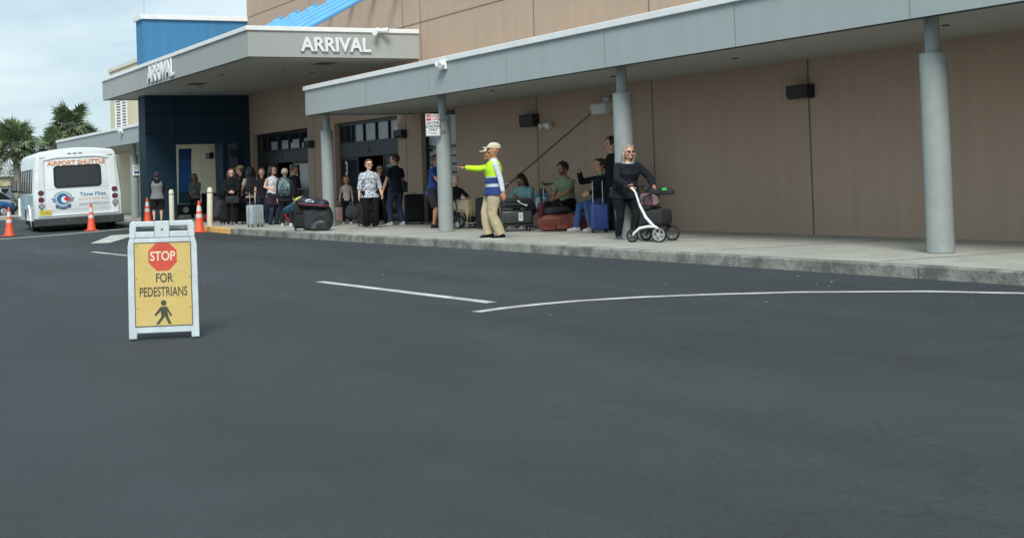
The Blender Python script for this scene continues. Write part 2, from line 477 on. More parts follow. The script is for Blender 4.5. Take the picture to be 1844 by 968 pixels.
# painted markings
M_line = conc('worn_white_paint', (.60, .61, .58), .15, .62)
def stripe(name, pts, w, z=.004):
    mb = MB(); pts = [V((p[0], p[1], 0)) for p in pts]; A = []
    for i, p in enumerate(pts):
        d = (pts[min(i+1, len(pts)-1)]-pts[max(i-1, 0)]).normalized(); nrm = V((-d.y, d.x, 0))
        q = p+nrm*w/2; s = p-nrm*w/2
        A.append(((q.x, q.y, gz(q.x)+z), (s.x, s.y, gz(s.x)+z)))
    for a, b in zip(A[:-1], A[1:]): mb.add([a[0], a[1], b[1], b[0]], [(0, 1, 2, 3)])
    return struct(mb.build(name, M_line))
stripe('lane_dash', [(6.98, 16.6), (7.2, 12.3)], .15)
stripe('lane_dash', [(6.61, 28.8), (6.77, 26.3)], .13)
stripe('bay_line', [(6.6, 11.6), (6.99, 11.72), (7.5, 11.78), (7.98, 11.76), (8.66, 11.6), (9.3, 11.3), (10.1, 10.8), (11, 9.9), (11.6, 8.8)], .15)
stripe('stop_line', [(-6, 34.4), (2, 38.0), (6.34, 39.85), (7.9, 40.6), (11.3, 43.3)], .28)
mb = MB()
arrow = [(7.6, 33.3), (8.0, 32.9), (9.55, 36.6), (10.6, 37.0), (10.5, 38.2), (9.3, 38.0)]
mb.add([(x, y, gz(x)+.004) for x, y in arrow], [tuple(range(6))])
struct(mb.build('road_arrow', M_line))
mb = MB()
arrow = [(9.3, 34.6), (9.75, 34.5), (10.55, 36.1), (10.2, 36.6)]
mb.add([(x, y, gz(x)+.004) for x, y in arrow], [tuple(range(4))])
struct(mb.build('road_arrow', M_line))
# tar patch and bits of litter on the asphalt
mb = MB()
for pts in ([(10.4, 30.2), (11.4, 29.6), (11.6, 37.5), (10.2, 40)],):
    mb.add([(x, y, gz(x)+.003) for x, y in pts], [(0, 1, 2, 3)])
struct(mb.build('asphalt_patch', mat('fresh_tar', (.026, .033, .036), .8, 0, .2, 2, .4, 120)))
mb = MB(); rnd = random.Random(3)
for k in range(90):
    y = rnd.uniform(6, 34); x = rnd.uniform(5.5, 12)-max(0, (34-y)*.02); s = rnd.uniform(.004, .018)*(.6+.7*y/34)
    if rnd.random() < .5: x = 12-abs(rnd.gauss(0, 1.6))-.1
    a = rnd.random()*3; p = [(math.cos(a+t)*s*rnd.uniform(.6, 1.6), math.sin(a+t)*s*rnd.uniform(.6, 1.6)) for t in (0, 1.3, 2.5, 4, 5.1)]
    mb.add([(x+q[0], y+q[1], gz(x)+.006) for q in p]+[(x, y, gz(x)+.006+s*.5)], [(0, 1, 5), (1, 2, 5), (2, 3, 5), (3, 4, 5), (4, 0, 5)])
o = mb.build('gravel', mat('pale_grit', (.26, .27, .26), .9)); struct(o, 'stuff')

# ================================================================ TERMINAL
M_tan = wall_mat('tan_stucco', (.455, .338, .258), vlines=(26.3, 33.23, 32.11+.02, 40.1, 21.9, 17.5, 13.1), hlines=(5.74, 7.71, 9.7), lw=.022, lc=.42, streak=.10)
M_frame = mat('dark_bronze_frame', (.030, .038, .045), .4, .3, .15)
WX = 16.8
term = thing('terminal_building', 'tall tan stucco terminal wall behind the walkway, with dark glazed entrances', 'building', (0, 0, 0))
def wall_open(mb, X, Y0, Y1, Z0, Z1, ops, depth, mi=0):
    ysx = sorted({Y0, Y1, *[o[0] for o in ops], *[o[1] for o in ops]}); zsx = sorted({Z0, Z1, *[o[2] for o in ops], *[o[3] for o in ops]})
    for a, b in zip(ysx[:-1], ysx[1:]):
        for c, d in zip(zsx[:-1], zsx[1:]):
            if any(o[0] <= a and b <= o[1] and o[2] <= c and d <= o[3] for o in ops): continue
            mb.add([(X, a, c), (X, b, c), (X, b, d), (X, a, d)], [(0, 1, 2, 3)], mi)
    for (a, b, c, d) in ops:
        mb.add([(X, a, c), (X+depth, a, c), (X+depth, a, d), (X, a, d)], [(0, 1, 2, 3)], mi)
        mb.add([(X, b, c), (X+depth, b, c), (X+depth, b, d), (X, b, d)], [(0, 1, 2, 3)], mi)
        mb.add([(X, a, d), (X+depth, a, d), (X+depth, b, d), (X, b, d)], [(0, 1, 2, 3)], mi)
        mb.add([(X, a, c), (X+depth, a, c), (X+depth, b, c), (X, b, c)], [(0, 1, 2, 3)], mi)
OPS = [(40.66, 46.08, .152, 3.24), (33.77, 38.35, .152, 3.24), (30.3, 32.3, .152, 3.2)]
mb = MB(); wall_open(mb, WX, -30, 46.35, 0, 13, OPS, .3)
mb.add([(WX, 46.35, 0), (30, 46.35, 0), (30, 46.35, 13), (WX, 46.35, 13)], [(0, 1, 2, 3)])
mb.add([(WX, -30, 13), (30, -30, 13), (30, 46.35, 13), (WX, 46.35, 13)], [(0, 1, 2, 3)])
mb.add([(30, -30, 0), (30, 46.35, 0), (30, 46.35, 13), (30, -30, 13)], [(0, 1, 2, 3)])
mb.add([(WX, -30, 0), (30, -30, 0), (30, -30, 13), (WX, -30, 13)], [(0, 1, 2, 3)])
me = mb.mesh('wall'); link_mesh('wall', me, M_tan, term)
# dark interior lobby behind the openings
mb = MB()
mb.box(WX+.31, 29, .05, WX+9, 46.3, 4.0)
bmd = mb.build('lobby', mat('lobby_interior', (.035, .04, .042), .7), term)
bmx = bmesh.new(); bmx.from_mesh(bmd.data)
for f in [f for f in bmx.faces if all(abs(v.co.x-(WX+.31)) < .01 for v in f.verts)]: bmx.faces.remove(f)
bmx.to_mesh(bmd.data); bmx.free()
M_pale = mat('pale_panel', (.33, .37, .40), .25, 0, .08)
def entrance(name, y0, y1, door_open, label, panel_h, n=5):
    """y0 < y1; storefront with a transom row, header, sliding door leaves. far end is y1 (picture left)"""
    e = bpy.data.objects.new(name, None); COL.objects.link(e); e.parent = term; e['label'] = label
    X = WX+.16
    mb = MB(); z0, z1, zt, zh = .155, 3.235, 2.52, 2.12
    mb.box(X, y0, z1-.1, X+.1, y1, z1); mb.box(X, y0, zt, X+.1, y1, zt+.09)
    mb.box(X-.03, y0+.1, zh, X+.13, y1-.1, zt)         # header box of the sliding door
    for k in range(n+1):
        y = lerp(y0+.035, y1-.035, k/n); mb.box(X, y-.035, zt+.09, X+.1, y+.035, z1-.1)
    for y in (y0, y1-.08): mb.box(X, y, z0, X+.1, y+.08, zt)
    mb.build('frame', M_frame, e, bevel=.006)
    g = MB()
    for k in range(n):
        a, b = lerp(y0+.035, y1-.035, k/n)+.036, lerp(y0+.035, y1-.035, (k+1)/n)-.036
        g.box(X+.045, a, zt+.091, X+.055, b, z1-.101)
        if k < n-1: bl = MB(); bl.box(X+.03, a, zt+.095, X+.038, a+(b-a)*.68, zt+.095+panel_h); bl.build('transom_panel', M_pale, e)  # pale grey panel across part of each transom pane
    g.build('transom_glass', M_glass, e)
    # leaves: fixed panes at both sides, open gap in the middle
    L = y1-y0
    for nm, a, b in (('door_leaf', y0+.08, y0+L*door_open[0]), ('door_leaf', y0+L*door_open[1], y1-.08)):
        f = MB()
        for q in (a, b-.07): f.box(X+.02, q, z0, X+.07, q+.07, zh-.002)
        for q in (z0, 1.0, zh-.08): f.box(X+.021, a+.071, q, X+.069, b-.071, q+.07)
        lf = f.build(nm, M_frame, e)
        q = MB(); q.box(X+.04, a+.071, z0+.071, X+.048, b-.071, zh-.081); q.build('glass', M_glass, lf)
    s = MB(); s.cyl((X-.05, (y0+y1)/2, zh+.2), (X-.03, (y0+y1)/2, zh+.2), .06, n=12); s.build('door_sensor', M_black, e)
    return e, X
e1, X1 = entrance('sliding_entrance', 40.7, 46.05, (.34, .62), 'far sliding entrance with short pale panels in its transom', .30)
e2, X2 = entrance('sliding_entrance', 33.8, 38.32, (.30, .70), 'sliding entrance numbered 3 with tall pale transom panels', .60)
TL = lambda x, y, z: T(x, y, z) @ RZ(-90)       # puts lettering on a wall that faces -X
put_text('3', .60, TL(X2+.012, 37.86, 1.76), 'door_number', M_chalk, e2, .003, .018, .72)
M_notice = mat('pale_notice', (.42, .45, .44), .5, 0, .05); M_navy = mat('navy_ink', (.02, .03, .045), .5, 0, .1)
# notices on the glass
mb = MB(); mb.box(X1-.004, 42.05, 1.05, X1+.012, 42.75, 2.02); nt1 = mb.build('door_notice', M_notice, e1)
mb = MB()
mb.tube([(X1-.006, 42.4+.1*math.cos(a), 1.82+.1*math.sin(a)) for a in [k*math.pi/8 for k in range(16)]], .012, 6, closed=True)
mb.box(X1-.008, 42.37, 1.77, X1-.0055, 42.43, 1.87); mb.box(X1-.008, 42.15, 1.62, X1-.005, 42.65, 1.65)
mb.box(X1-.008, 42.25, 1.4, X1-.005, 42.55, 1.47); mb.box(X1-.008, 42.15, 1.3, X1-.005, 42.65, 1.33)
mb.build('notice_print', M_navy, nt1)
mb = MB(); mb.box(X1-.006, 42.1, .72, X1+.012, 42.7, 1.03); nt2 = mb.build('door_notice', M_navy, e1)
mb = MB(); mb.box(X1-.009, 42.2, .93, X1-.007, 42.6, .97); mb.box(X1-.009, 42.15, .82, X1-.007, 42.65, .86); mb.build('notice_print', M_notice, nt2)
mb = MB(); mb.box(X2-.004, 33.95, 1.2, X2+.012, 34.95, 2.05); nt3 = mb.build('door_notice', M_navy, e2)
mb = MB(); mb.box(X2-.008, 34.05, 1.78, X2-.0055, 34.85, 1.82); mb.cyl((X2-.008, 34.45, 1.93), (X2-.0055, 34.45, 1.93), .055, n=12)
mb.cyl((X2-.008, 34.45, 1.6), (X2-.0055, 34.45, 1.6), .06, n=12); mb.box(X2-.008, 34.1, 1.36, X2-.0055, 34.3, 1.43); mb.box(X2-.008, 34.5, 1.42, X2-.0055, 34.62, 1.5)
mb.build('notice_print', M_notice, nt3)
# tall window right of door 3, with papers behind the glass
w = bpy.data.objects.new('window', None); COL.objects.link(w); w.parent = term
mb = MB(); X = WX+.14
for y in (30.3, 31.27, 32.23): mb.box(X, y, .155, X+.1, y+.07, 3.19)
for z in (.155, 2.2, 3.12): mb.box(X+.001, 30.371, z, X+.099, 31.269, z+.07); mb.box(X+.001, 31.341, z, X+.099, 32.229, z+.07)
mb.build('frame', M_frame, w)
mb = MB(); mb.box(X+.04, 30.37, .22, X+.05, 31.27, 3.12); mb.box(X+.04, 31.34, .22, X+.05, 32.23, 3.12); mb.build('glass', M_glass, w)
for a, b in ((30.45, 31.2), (31.42, 32.15)):
    mb = MB(); mb.box(X+.03, a, 2.3, X+.036, b, 3.0); mb.build('window_sheet', M_pale, w)
    mb = MB(); mb.box(X+.03, a, 1.25, X+.036, b, 2.12); sh_ = mb.build('window_sheet', M_pale, w)
    mb = MB()
    for z in (1.5, 1.72, 1.95): mb.box(X+.024, a+.05, z, X+.029, b-.05, z+.05)
    mb.build('sheet_print', M_navy, w)
# thin brown tube slanting up the wall
mb = MB(); mb.tube([(WX-.02, 27.9, 1.05), (WX-.02, 27.31, 1.32), (WX-.02, 23.22, 3.05)], .014, 6)
tag(mb.build('wall_diagonal', mat('diagonal_brown', (.19, .155, .125), .7)), 'thin brown line climbing slantwise up the tan wall', 'pipe')
# wall fixtures
def sconce(y, z, label, w=.5, h=.24, d=.2):
    t = thing('wall_light', label, 'wall light', (WX, y, z), 0, 'dark box lights on the terminal wall')
    m_ = MB(); m_.prism([(0, -h/2), (-d*.8, -h/2), (-d, -h*.2), (-d, h/2), (0, h/2)], 'Y', -w/2, w/2)
    m_.build('housing', mat('dark_bronze', (.03, .028, .028), .5, .3), t, bevel=.012)
    m_ = MB(); m_.box(-d*.7, -w*.4, -h/2-.004, -.03, w*.4, -h/2-.001); m_.build('lens', mat('lamp_lens', (.3, .3, .28), .3), t)
    return t
sconce(33.42, 2.68, 'dark box light on the tan pillar just right of entrance 3')
sconce(40.3, 2.66, 'dark box light on the tan wall between the two entrances')
sconce(26.5, 2.67, 'dark box light over the seated people on the tan wall', .6, .3)
sconce(17.6, 2.67, 'dark box light nearest the camera on the tan wall')
t = thing('wall_camera', 'small white twin floodlight beside the dark box light on the tan wall', 'floodlight', (WX, 25.75, 2.52))
mb = MB(); mb.box(-.07, -.1, -.06, 0, .1, .06); mb.build('base', M_white, t, bevel=.01)
mb = MB(); mb.cyl((-.06, -.1, .02), (-.2, -.16, -.03), .05, .07); mb.build('lamp_head', M_white, t, 40)
mb = MB(); mb.cyl((-.06, .1, .02), (-.2, .16, -.03), .05, .07); mb.build('lamp_head', M_white, t, 40)
t = thing('wall_lamp', 'white half bowl lamp high on the tan wall behind the nearest column', 'wall lamp', (WX, 23.45, 2.78))
mb = MB(); mb.prism([(0, -.02), (-.1, -.15), (-.26, -.15), (-.3, .1), (0, .13)], 'Y', -.27, .27); mb.build('bowl', mat('offwhite_enamel', (.6, .61, .58), .4), t, bevel=.04, seg=3)
mb = MB(); mb.box(-.05, -.1, -.1, -.002, .1, .22); mb.build('bracket', M_white, t)

# ---- cream wing beyond the tower
M_cream = wall_mat('cream_stucco', (.60, .55, .40), vlines=(48.9, 52.5, 59, 64), hlines=(3.95, 6.35), lw=.02, lc=.6)
cw = thing('cream_building', 'cream stucco wing with a white louvred window, beyond the blue tower', 'building')
mb = MB(); wall_open(mb, WX, 46.36, 68.15, 0, 7.7, [(64.7, 67.0, 4.6, 6.0)], .12)
mb.add([(WX, 68.15, 0), (30, 68.15, 0), (30, 68.15, 7.7), (WX, 68.15, 7.7)], [(0, 1, 2, 3)])
mb.add([(WX, 46.36, 7.7), (30, 46.36, 7.7), (30, 68.15, 7.7), (WX, 68.15, 7.7)], [(0, 1, 2, 3)])
mb.add([(30, 46.36, 0), (30, 68.15, 0), (30, 68.15, 7.7), (30, 46.36, 7.7)], [(0, 1, 2, 3)])
mb.build('wall', M_cream, cw)
mb = MB(); mb.box(WX-.08, 46.4, 7.62, WX+.3, 68.25, 7.8); mb.build('coping', mat('pale_coping', (.68, .66, .55), .6), cw)
mb = MB()
for a, b in ((64.7, 65.8), (65.9, 67.0)):
    for k in range(9):
        z = 4.68+k*.145; mb.box(WX+.0, a+.06, z, WX+.06, b-.06, z+.07, M=None)
fr = MB()
for y in (64.64, 65.8, 66.98): fr.box(WX-.03, y, 4.55, WX+.08, y+.1, 6.05)
fr.box(WX-.028, 64.74, 4.55, WX+.078, 66.98, 4.62); fr.box(WX-.028, 64.74, 5.98, WX+.078, 66.98, 6.05)
wn = fr.build('window', M_white, cw); mb.build('louvres', M_white, wn)
mb = MB(); mb.box(WX+.1, 64.7, 4.6, WX+.11, 67.0, 6.0); mb.build('pane', mat('louvre_glass', (.03, .04, .05), .3), wn)  # dark pane behind the louvres
mb = MB(); mb.box(WX-.04, 54.6, .16, WX-.003, 55.6, 2.3); dr = mb.build('door', mat('cream_door', (.55, .52, .42), .5), cw, bevel=.01)
mb = MB(); mb.ball((WX-.08, 54.72, 1.2), .04); mb.build('handle', M_steel, dr, 60)
mb = MB(); mb.box(WX-.04, 58.8, .16, WX-.003, 60, 2.5); mb.build('door', mat('brown_door', (.2, .17, .13), .5), cw)
mb = MB(); mb.box(WX-.2, 50.8, 2.5, WX-.002, 51.3, 2.75); mb.build('light_box', M_black, cw)
mb = MB(); mb.prism([(WX, 2.85), (WX-.1, 2.7), (WX-.3, 2.78), (WX-.3, 2.93), (WX, 3.0)], 'Y', 47.6, 48.2); mb.build('lamp_bowl', mat('grey_enamel', (.3, .31, .3), .5), cw)
mb = MB(); mb.box(WX-.04, 49.5, 1.3, WX-.002, 49.75, 1.7); mb.build('intercom', mat('grey_box', (.35, .35, .33), .5), cw)

# ---- blue tower wall with an opening, standing across the walkway
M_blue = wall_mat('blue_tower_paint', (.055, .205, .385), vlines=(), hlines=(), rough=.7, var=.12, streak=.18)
M_blue2 = wall_mat('tower_blue_shaded', (.014, .040, .066), vlines=(13.87,), hlines=(3.35, 4.1), axis='X', rough=.65, lw=.018, lc=.4)  # tower blue darkened, canopy shade put into the colour
tw = thing('entrance_tower', 'blue tower wall with a doorway opening through it, rising above the canopy', 'tower')
def slab(mb, y, y2, zb, zt, hole=None):
    x0, x1 = 12.72, WX-.005
    if hole:
        a, b, c = hole
        mb.box(x0, y, zb, a, y2, zt); mb.box(b, y, zb, x1, y2, zt); mb.box(a, y+.0, c, b, y2, zt)
    else: mb.box(x0, y, zb, x1, y2, zt)
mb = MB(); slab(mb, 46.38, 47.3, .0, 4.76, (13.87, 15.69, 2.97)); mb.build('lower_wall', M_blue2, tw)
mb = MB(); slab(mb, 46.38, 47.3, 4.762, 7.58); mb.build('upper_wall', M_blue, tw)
mb = MB(); mb.box(12.62, 46.28, 7.582, WX, 47.4, 7.75); mb.build('coping', M_white, tw, bevel=.01)
mb = MB(); mb.box(12.9, 46.8, 7.75, 12.912, 46.812, 8.35); mb.build('aerial', M_steel, tw)
mb = MB(); mb.box(15.92, 46.34, .16, 16.27, 46.379, 2.95); mb.build('jamb_panel', mat('slate_panel', (.07, .10, .13), .5), tw)
mb = MB(); mb.box(16.0, 46.15, 2.45, 16.3, 46.338, 2.72); mb.build('light_box', M_black, tw, bevel=.01)

# ---- big arrival canopy
M_grey = wall_mat('grey_stucco', (.36, .405, .41), vlines=(18.96, 22.29, 25.63, 15.6, 12.3, 9.0, 28.96, 58), rough=.8, var=.08, streak=.07, lw=.012, lc=.65)
M_grey2 = wall_mat('grey_stucco_plain', (.35, .37, .36), rough=.8, var=.08, streak=.07)
M_soff = wall_mat('soffit_paint', (.42, .42, .39), rough=.8, var=.05, streak=.02)
def canopy(name, label, cat, x0, x1, y0, y1, zb, zt, trim, mF, trimb=.13):
    c = thing(name, label, cat)
    mb = MB(); t_ = .18
    mb.box(x0, y0, zb, x0+t_, y1, zt); mb.box(x0+t_, y0, zb, x1, y0+t_, zt); mb.box(x0+t_, y1-t_, zb, x1, y1, zt)
    mb.build('fascia', mF, c)
    mb = MB(); mb.box(x0+t_, y0+t_, zb+.04, x1, y1-t_, zb+.1); mb.build('soffit', M_soff, c)
    mb = MB(); mb.box(x0+.03, y0+.03, zb-.012, x0+.1, y1-.03, zb-.001); mb.box(x0+.1, y0+.03, zb-.012, x1, y0+.1, zb-.001)
    mb.build('drip_edge', mat('dark_drip', (.05, .05, .05), .6), c)
    mb = MB(); mb.box(x0+t_, y0+t_, zt-.06, x1, y1-t_, zt); mb.build('roof', mat('roof_membrane', (.5, .5, .48), .8), c)
    mb = MB(); e = .05
    mb.box(x0-e, y0-e, zt-.001, x0+.28, y1+e, zt+trim); mb.box(x0+.28, y0-e, zt-.001, x1, y0+.28, zt+trim)
    mb.build('coping', M_white, c, bevel=.012)
    return c
ca = canopy('arrival_canopy', 'high grey entrance canopy with ARRIVAL lettering on two sides and a white edge', 'canopy', 11.7, WX-.004, 32.26, 48.6, 4.74, 5.44, .12, M_grey2)
put_text('ARRIVAL', .53, T(14.24, 32.215, 5.07), 'lettering', M_chalk, ca, .022, .014, 1.0)
put_text('ARRIVAL', .78, TL(11.66, 40.55, 5.09), 'lettering', M_chalk, ca, .022, .016, 1.0)
Mv = mat('bronze_vent', (.1, .085, .07), .6)
for q in ((14.5, 33.9, 15.0, 34.5), (12.9, 41.0, 13.4, 41.7)): mb = MB(); mb.box(q[0], q[1], 4.762, q[2], q[3], 4.779); mb.build('soffit_vent', Mv, ca)
for x, y in ((14.3, 36.4), (13.6, 42.5), (15.5, 37), (12.9, 38), (14, 45)): mb = MB(); mb.cyl((x, y, 4.762), (x, y, 4.78), .06, n=12); mb.build('soffit_fitting', Mv, ca)
t = thing('flood_light', 'small white floodlight on the edge of the high canopy, right of its lettering', 'floodlight', (15.5, 32.2, 5.48))
mb = MB(); mb.box(-.03, -.02, -.05, .03, .03, .1); mb.build('bracket', M_white, t)
mb = MB(); mb.cyl((-.02, -.04, 0), (-.2, -.22, -.07), .05, .08, 12); mb.build('lamp_head', M_white, t, 40)
mb = MB(); mb.cyl((.03, -.04, .02), (.22, -.22, 0), .05, .08, 12); mb.build('lamp_head', M_white, t, 40)

# hanger rods of the canopy
M_rod = mat('sky_blue_paint', (.13, .42, .78), .4, 0, .08)
lab = ['leftmost', 'second from the left', 'third from the left', 'fourth from the left', 'fifth from the left', 'sixth from the left', 'seventh from the left']
for k in range(7):
    y = 42.8-1.6*k
    t = thing('hanger_rod', 'light blue pipe slanting from canopy roof up to the tan wall, '+lab[k], 'pipe', (WX, y, 7.17), 0, 'blue canopy hanger pipes')
    mb = MB(); mb.tube([(-.05, 0, 0), (-3.4, 0, -1.7)], .085, 12); mb.build('rod', M_rod, t, 50)
    mb = MB(); mb.cyl((-.005, 0, .02), (-.05, 0, .02), .16, n=12); mb.tube([(-.1, 0, -.03), (-.32, 0, -.14)], .12, 12); mb.build('coupling', M_rod, t, 50)

# ---- walkway canopies
cb = canopy('walkway_canopy', 'low grey walkway canopy with a white edge running towards the camera on the right', 'canopy', 13.56, WX-.004, -25, 32.9, 3.2, 3.88, .12, M_grey)
for x, y in ((15.2, 21), (14.6, 24.6), (15.2, 17.5), (15.2, 28), (15, 13)): mb = MB(); mb.cyl((x, y, 3.222), (x, y, 3.24), .05, n=12); mb.build('soffit_fitting', Mv, cb)
cc = canopy('walkway_canopy', 'low grey walkway canopy with a white edge beyond the blue tower', 'canopy', 13.56, WX-.004, 47.32, 66.5, 3.2, 3.84, .12, M_grey)
def flood(y, x, z, label):
    t = thing('flood_light', label, 'floodlight', (x, y, z))
    mb = MB(); mb.box(-.06, -.13, -.16, 0, .13, .05); mb.build('housing', M_white, t, bevel=.015)
    mb = MB(); mb.cyl((-.06, .05, -.03), (-.17, .09, -.08), .05, .075, 12); mb.build('lamp_head', M_white, t, 40)
    mb = MB(); mb.cyl((-.06, -.05, -.03), (-.17, -.09, -.08), .05, .075, 12); mb.build('lamp_head', M_white, t, 40)
flood(24.85, 13.555, 3.87, 'small white floodlight under the white edge of the walkway canopy')
flood(53.0, 13.555, 3.83, 'small white floodlight on the far walkway canopy beyond the tower')
# columns
M_col = mat('grey_column_paint', (.28, .315, .31), .45, 0, .08, 4, .1, 30)
cl = ['grey round column behind the woman with the rollator', 'grey round column carrying the no parking sign', 'grey round column beside entrance 3 behind the luggage pile', None, None, 'far grey round column beyond the tower, carrying the shuttle sign', 'farthest grey round column beyond the shuttle', 'grey round column nearest the camera under the walkway canopy']
col0 = thing('canopy_column', cl[0], 'column', (14.05, 19.17, .15), 0, 'round columns of the walkway canopies')
mb = MB(); mb.cyl((0, 0, 0), (0, 0, 2.62), .17, n=28); mb.build('casing', M_col, col0, 40, bevel=.012)
mb = MB(); mb.cyl((0, 0, 2.62), (0, 0, 3.09), .095, n=20); mb.build('post', M_col, col0, 40)
for i, y in ((1, 25.92), (2, 32.61), (5, 53.1), (6, 59.9), (7, 12.4)):
    dup(col0, (14.05, y, .15), None, cl[i])
# signs on columns
M_red = mat('sign_red', (.55, .03, .03), .5, 0, .05); M_ink = mat('black_ink', (.03, .03, .03), .6, 0, 0)
t = thing('parking_sign', 'white NO PARKING ACTIVE LOADING ONLY sign strapped to a grey column', 'sign', (13.70, 25.75, 2.55), R(-8))
mb = MB(); rbox(mb, -.17, -.006, -.25, .17, .006, .25, .005); mb.build('panel', M_white, t, bevel=.0)
mb = MB(); mb.tube([(x, -.009, z) for x, z in ((-.155, -.235), (.155, -.235), (.155, .235), (-.155, .235))], .004, 4, closed=True); mb.build('border', M_ink, t)
mb = MB(); mb.box(-.145, -.0095, .1, -.05, -.0065, .225); mb.build('red_box', M_red, t)
put_text('NO', .075, T(-.097, -.0105, .165), 'lettering', M_chalk, t, .0008, .002)
put_text('PARKING', .047, T(.055, -.0085, .19), 'lettering', M_red, t, .0008, .001)
put_text('STANDING', .047, T(.055, -.0085, .13), 'lettering', M_red, t, .0008, .001)
put_text('ACTIVE', .082, T(0, -.0085, .045), 'lettering', M_ink, t, .0008, .002)
put_text('LOADING', .082, T(0, -.0085, -.03), 'lettering', M_ink, t, .0008, .002)
put_text('ONLY', .082, T(0, -.0085, -.105), 'lettering', M_ink, t, .0008, .002)
mb = MB(); mb.box(-.12, -.0095, -.165, .12, -.0065, -.16); mb.box(-.09, -.0095, -.195, .09, -.0065, -.188); mb.build('fine_print', M_ink, t)
mb = MB(); mb.box(.12, .006, .12, .3, .014, .15); mb.box(.12, .006, -.15, .3, .014, -.12); mb.build('bracket', M_steel, t)
t = thing('shuttle_sign', 'small white shuttle stop sign with a blue bus on the far column', 'sign', (14.08, 52.85, 2.13), R(-12))
mb = MB(); rbox(mb, -.17, -.006, -.22, .17, .006, .22, .005); mb.build('panel', M_white, t)
M_bl = mat('sign_blue', (.02, .07, .2), .5, 0, .05)
put_text('SHUTTLE', .06, T(0, -.0085, .16), 'lettering', M_ink, t, .0008, .002)
put_text('PICK UP', .06, T(0, -.0085, .09), 'lettering', M_ink, t, .0008, .002)
mb = MB(); rbox(mb, -.11, -.0095, -.14, .11, -.0065, .04, .0012); mb.box(-.09, -.0095, -.18, -.05, -.0065, -.14); mb.box(.05, -.0095, -.18, .09, -.0065, -.14); mb.build('bus_symbol', M_bl, t)
mb = MB(); mb.box(-.085, -.0115, -.045, .085, -.0098, .02); mb.build('bus_windscreen', M_white, t)
# ================================================================ SIGN BOARD
t = thing('sign_board', 'white plastic A-frame board reading STOP FOR PEDESTRIANS, standing on the asphalt', 'sign', (3.38, 11.83, gz(3.38)), R(-17))
M_pvc = mat('white_plastic', (.50, .57, .60), .42, 0, .14, 9)
def aframe(front, tilt):
    """one leaf of the board, in its own upright frame, then tilted about its top edge"""
    Mx = T(0, 0, 1.09) @ RX(tilt) @ T(0, 0, -1.09)
    w0, w1 = .285, .325
    mb = MB()
    d0, d1 = (-.045, -.005)
    def bar(poly, dd0=d0, dd1=d1): mb.prism(poly, 'Y', dd0, dd1)
    # shoulders, side rails, feet
    bar([(-w1, 0), (-w1+.075, 0), (-.258, .93), (-.305, .93), (-.322, .86)])
    bar([(w1, 0), (w1-.075, 0), (.258, .93), (.305, .93), (.322, .86)])
    bar([(-.26, .05), (.26, .05), (.26, .115), (-.26, .115)], -.044, -.006)
    bar([(-.2585, .885), (.2585, .885), (.2585, .93), (-.2585, .93)], -.044, -.006)
    # handle head with two slots
    z0, z1 = .93, 1.09
    bar([(-.305, z0), (-.245, z0), (-.235, z1), (-.285, z1), (-.3, z1-.03)])
    bar([(.305, z0), (.245, z0), (.235, z1), (.285, z1), (.3, z1-.03)])
    bar([(-.0695, z0+.001), (.0695, z0+.001), (.0695, z1-.001), (-.0695, z1-.001)])
    for s in (-1, 1):
        a, b = sorted((s*.070, s*.2445))
        bar([(a, z0+.002), (b, z0+.002), (b, z0+.062), (a, z0+.062)]); bar([(a, z1-.052), (b-.0, z1-.052), (b, z1-.002), (a, z1-.002)])
    if not front: mb.xf(RZ(180))
    mb.xf(Mx)
    mb.build('board_frame', M_pvc, t, bevel=.009, seg=3)
    return Mx
Mf = aframe(True, -7); 
Mb = aframe(False, 7)
M_yel = pattern_mat('weathered_yellow_sheet', (.56, .415, .13), [(.50, .365, .12), (.60, .46, .18)], 4, .5, .3, .5)
mb = MB(); rbox(mb, -.262, -.049, .115, .262, -.0455, .885, .0017); mb.xf(Mf)
pn = mb.build('sign_panel', M_yel, t)
M_rim = mat('panel_rim', (.10, .12, .09), .6)
mb = MB(); q = [(-.262, .115), (.262, .115), (.262, .885), (-.262, .885)]
mb.tube([(x, -.05, z) for x, z in q], .005, 5, closed=True); mb.xf(Mf); mb.build('panel_rim', M_rim, pn)
mb = MB(); a = .142
mb.prism([(a*math.cos(R(22.5+45*k)), .755+a*math.sin(R(22.5+45*k))) for k in range(8)], 'Y', -.0512, -.0493); mb.xf(Mf)
oc = mb.build('octagon', mat('faded_stop_red', (.55, .055, .03), .45, 0, .15, 10), pn)
put_text('STOP', .122, Mf @ T(0, -.0525, .755), 'lettering', mat('cream_lettering', (.68, .60, .44), .5, 0, .05), oc, .001, .0022, .80)
M_olive = mat('olive_ink', (.045, .055, .03), .6, 0, .1)
put_text('FOR', .118, Mf @ T(.01, -.0515, .553), 'lettering', M_olive, pn, .001, .0012, .72)
put_text('PEDESTRIANS', .122, Mf @ T(.0, -.0515, .425), 'lettering', M_olive, pn, .001, .001, .60)
mb = MB(); Y0_, Y1_ = -.0522, -.0495
mb.cyl((0, Y0_, .325), (0, Y1_, .325), .026, n=16)
for poly in ([(-.03, .29), (.03, .29), (.04, .2), (-.025, .2)], [(-.03, .288), (-.09, .215), (-.075, .205), (-.028, .25)], [(.03, .288), (.075, .21), (.06, .2), (.035, .25)], [(-.024, .199), (.008, .199), (-.045, .13), (-.075, .13)], [(.01, .199), (.04, .199), (.07, .13), (.042, .13)]):
    mb.prism(poly, 'Y', Y0_, Y1_)
mb.xf(Mf); mb.build('walking_figure', M_olive, pn)
mb = MB()
for x, z in ((-.24, .86), (.24, .86), (0, .862), (-.245, .56), (.245, .56), (-.245, .28), (.245, .28)): mb.cyl((x, -.053, z), (x, -.049, z), .005, n=8)
mb.cyl((0, -.05, 1.01), (0, -.044, 1.01), .011, n=12)
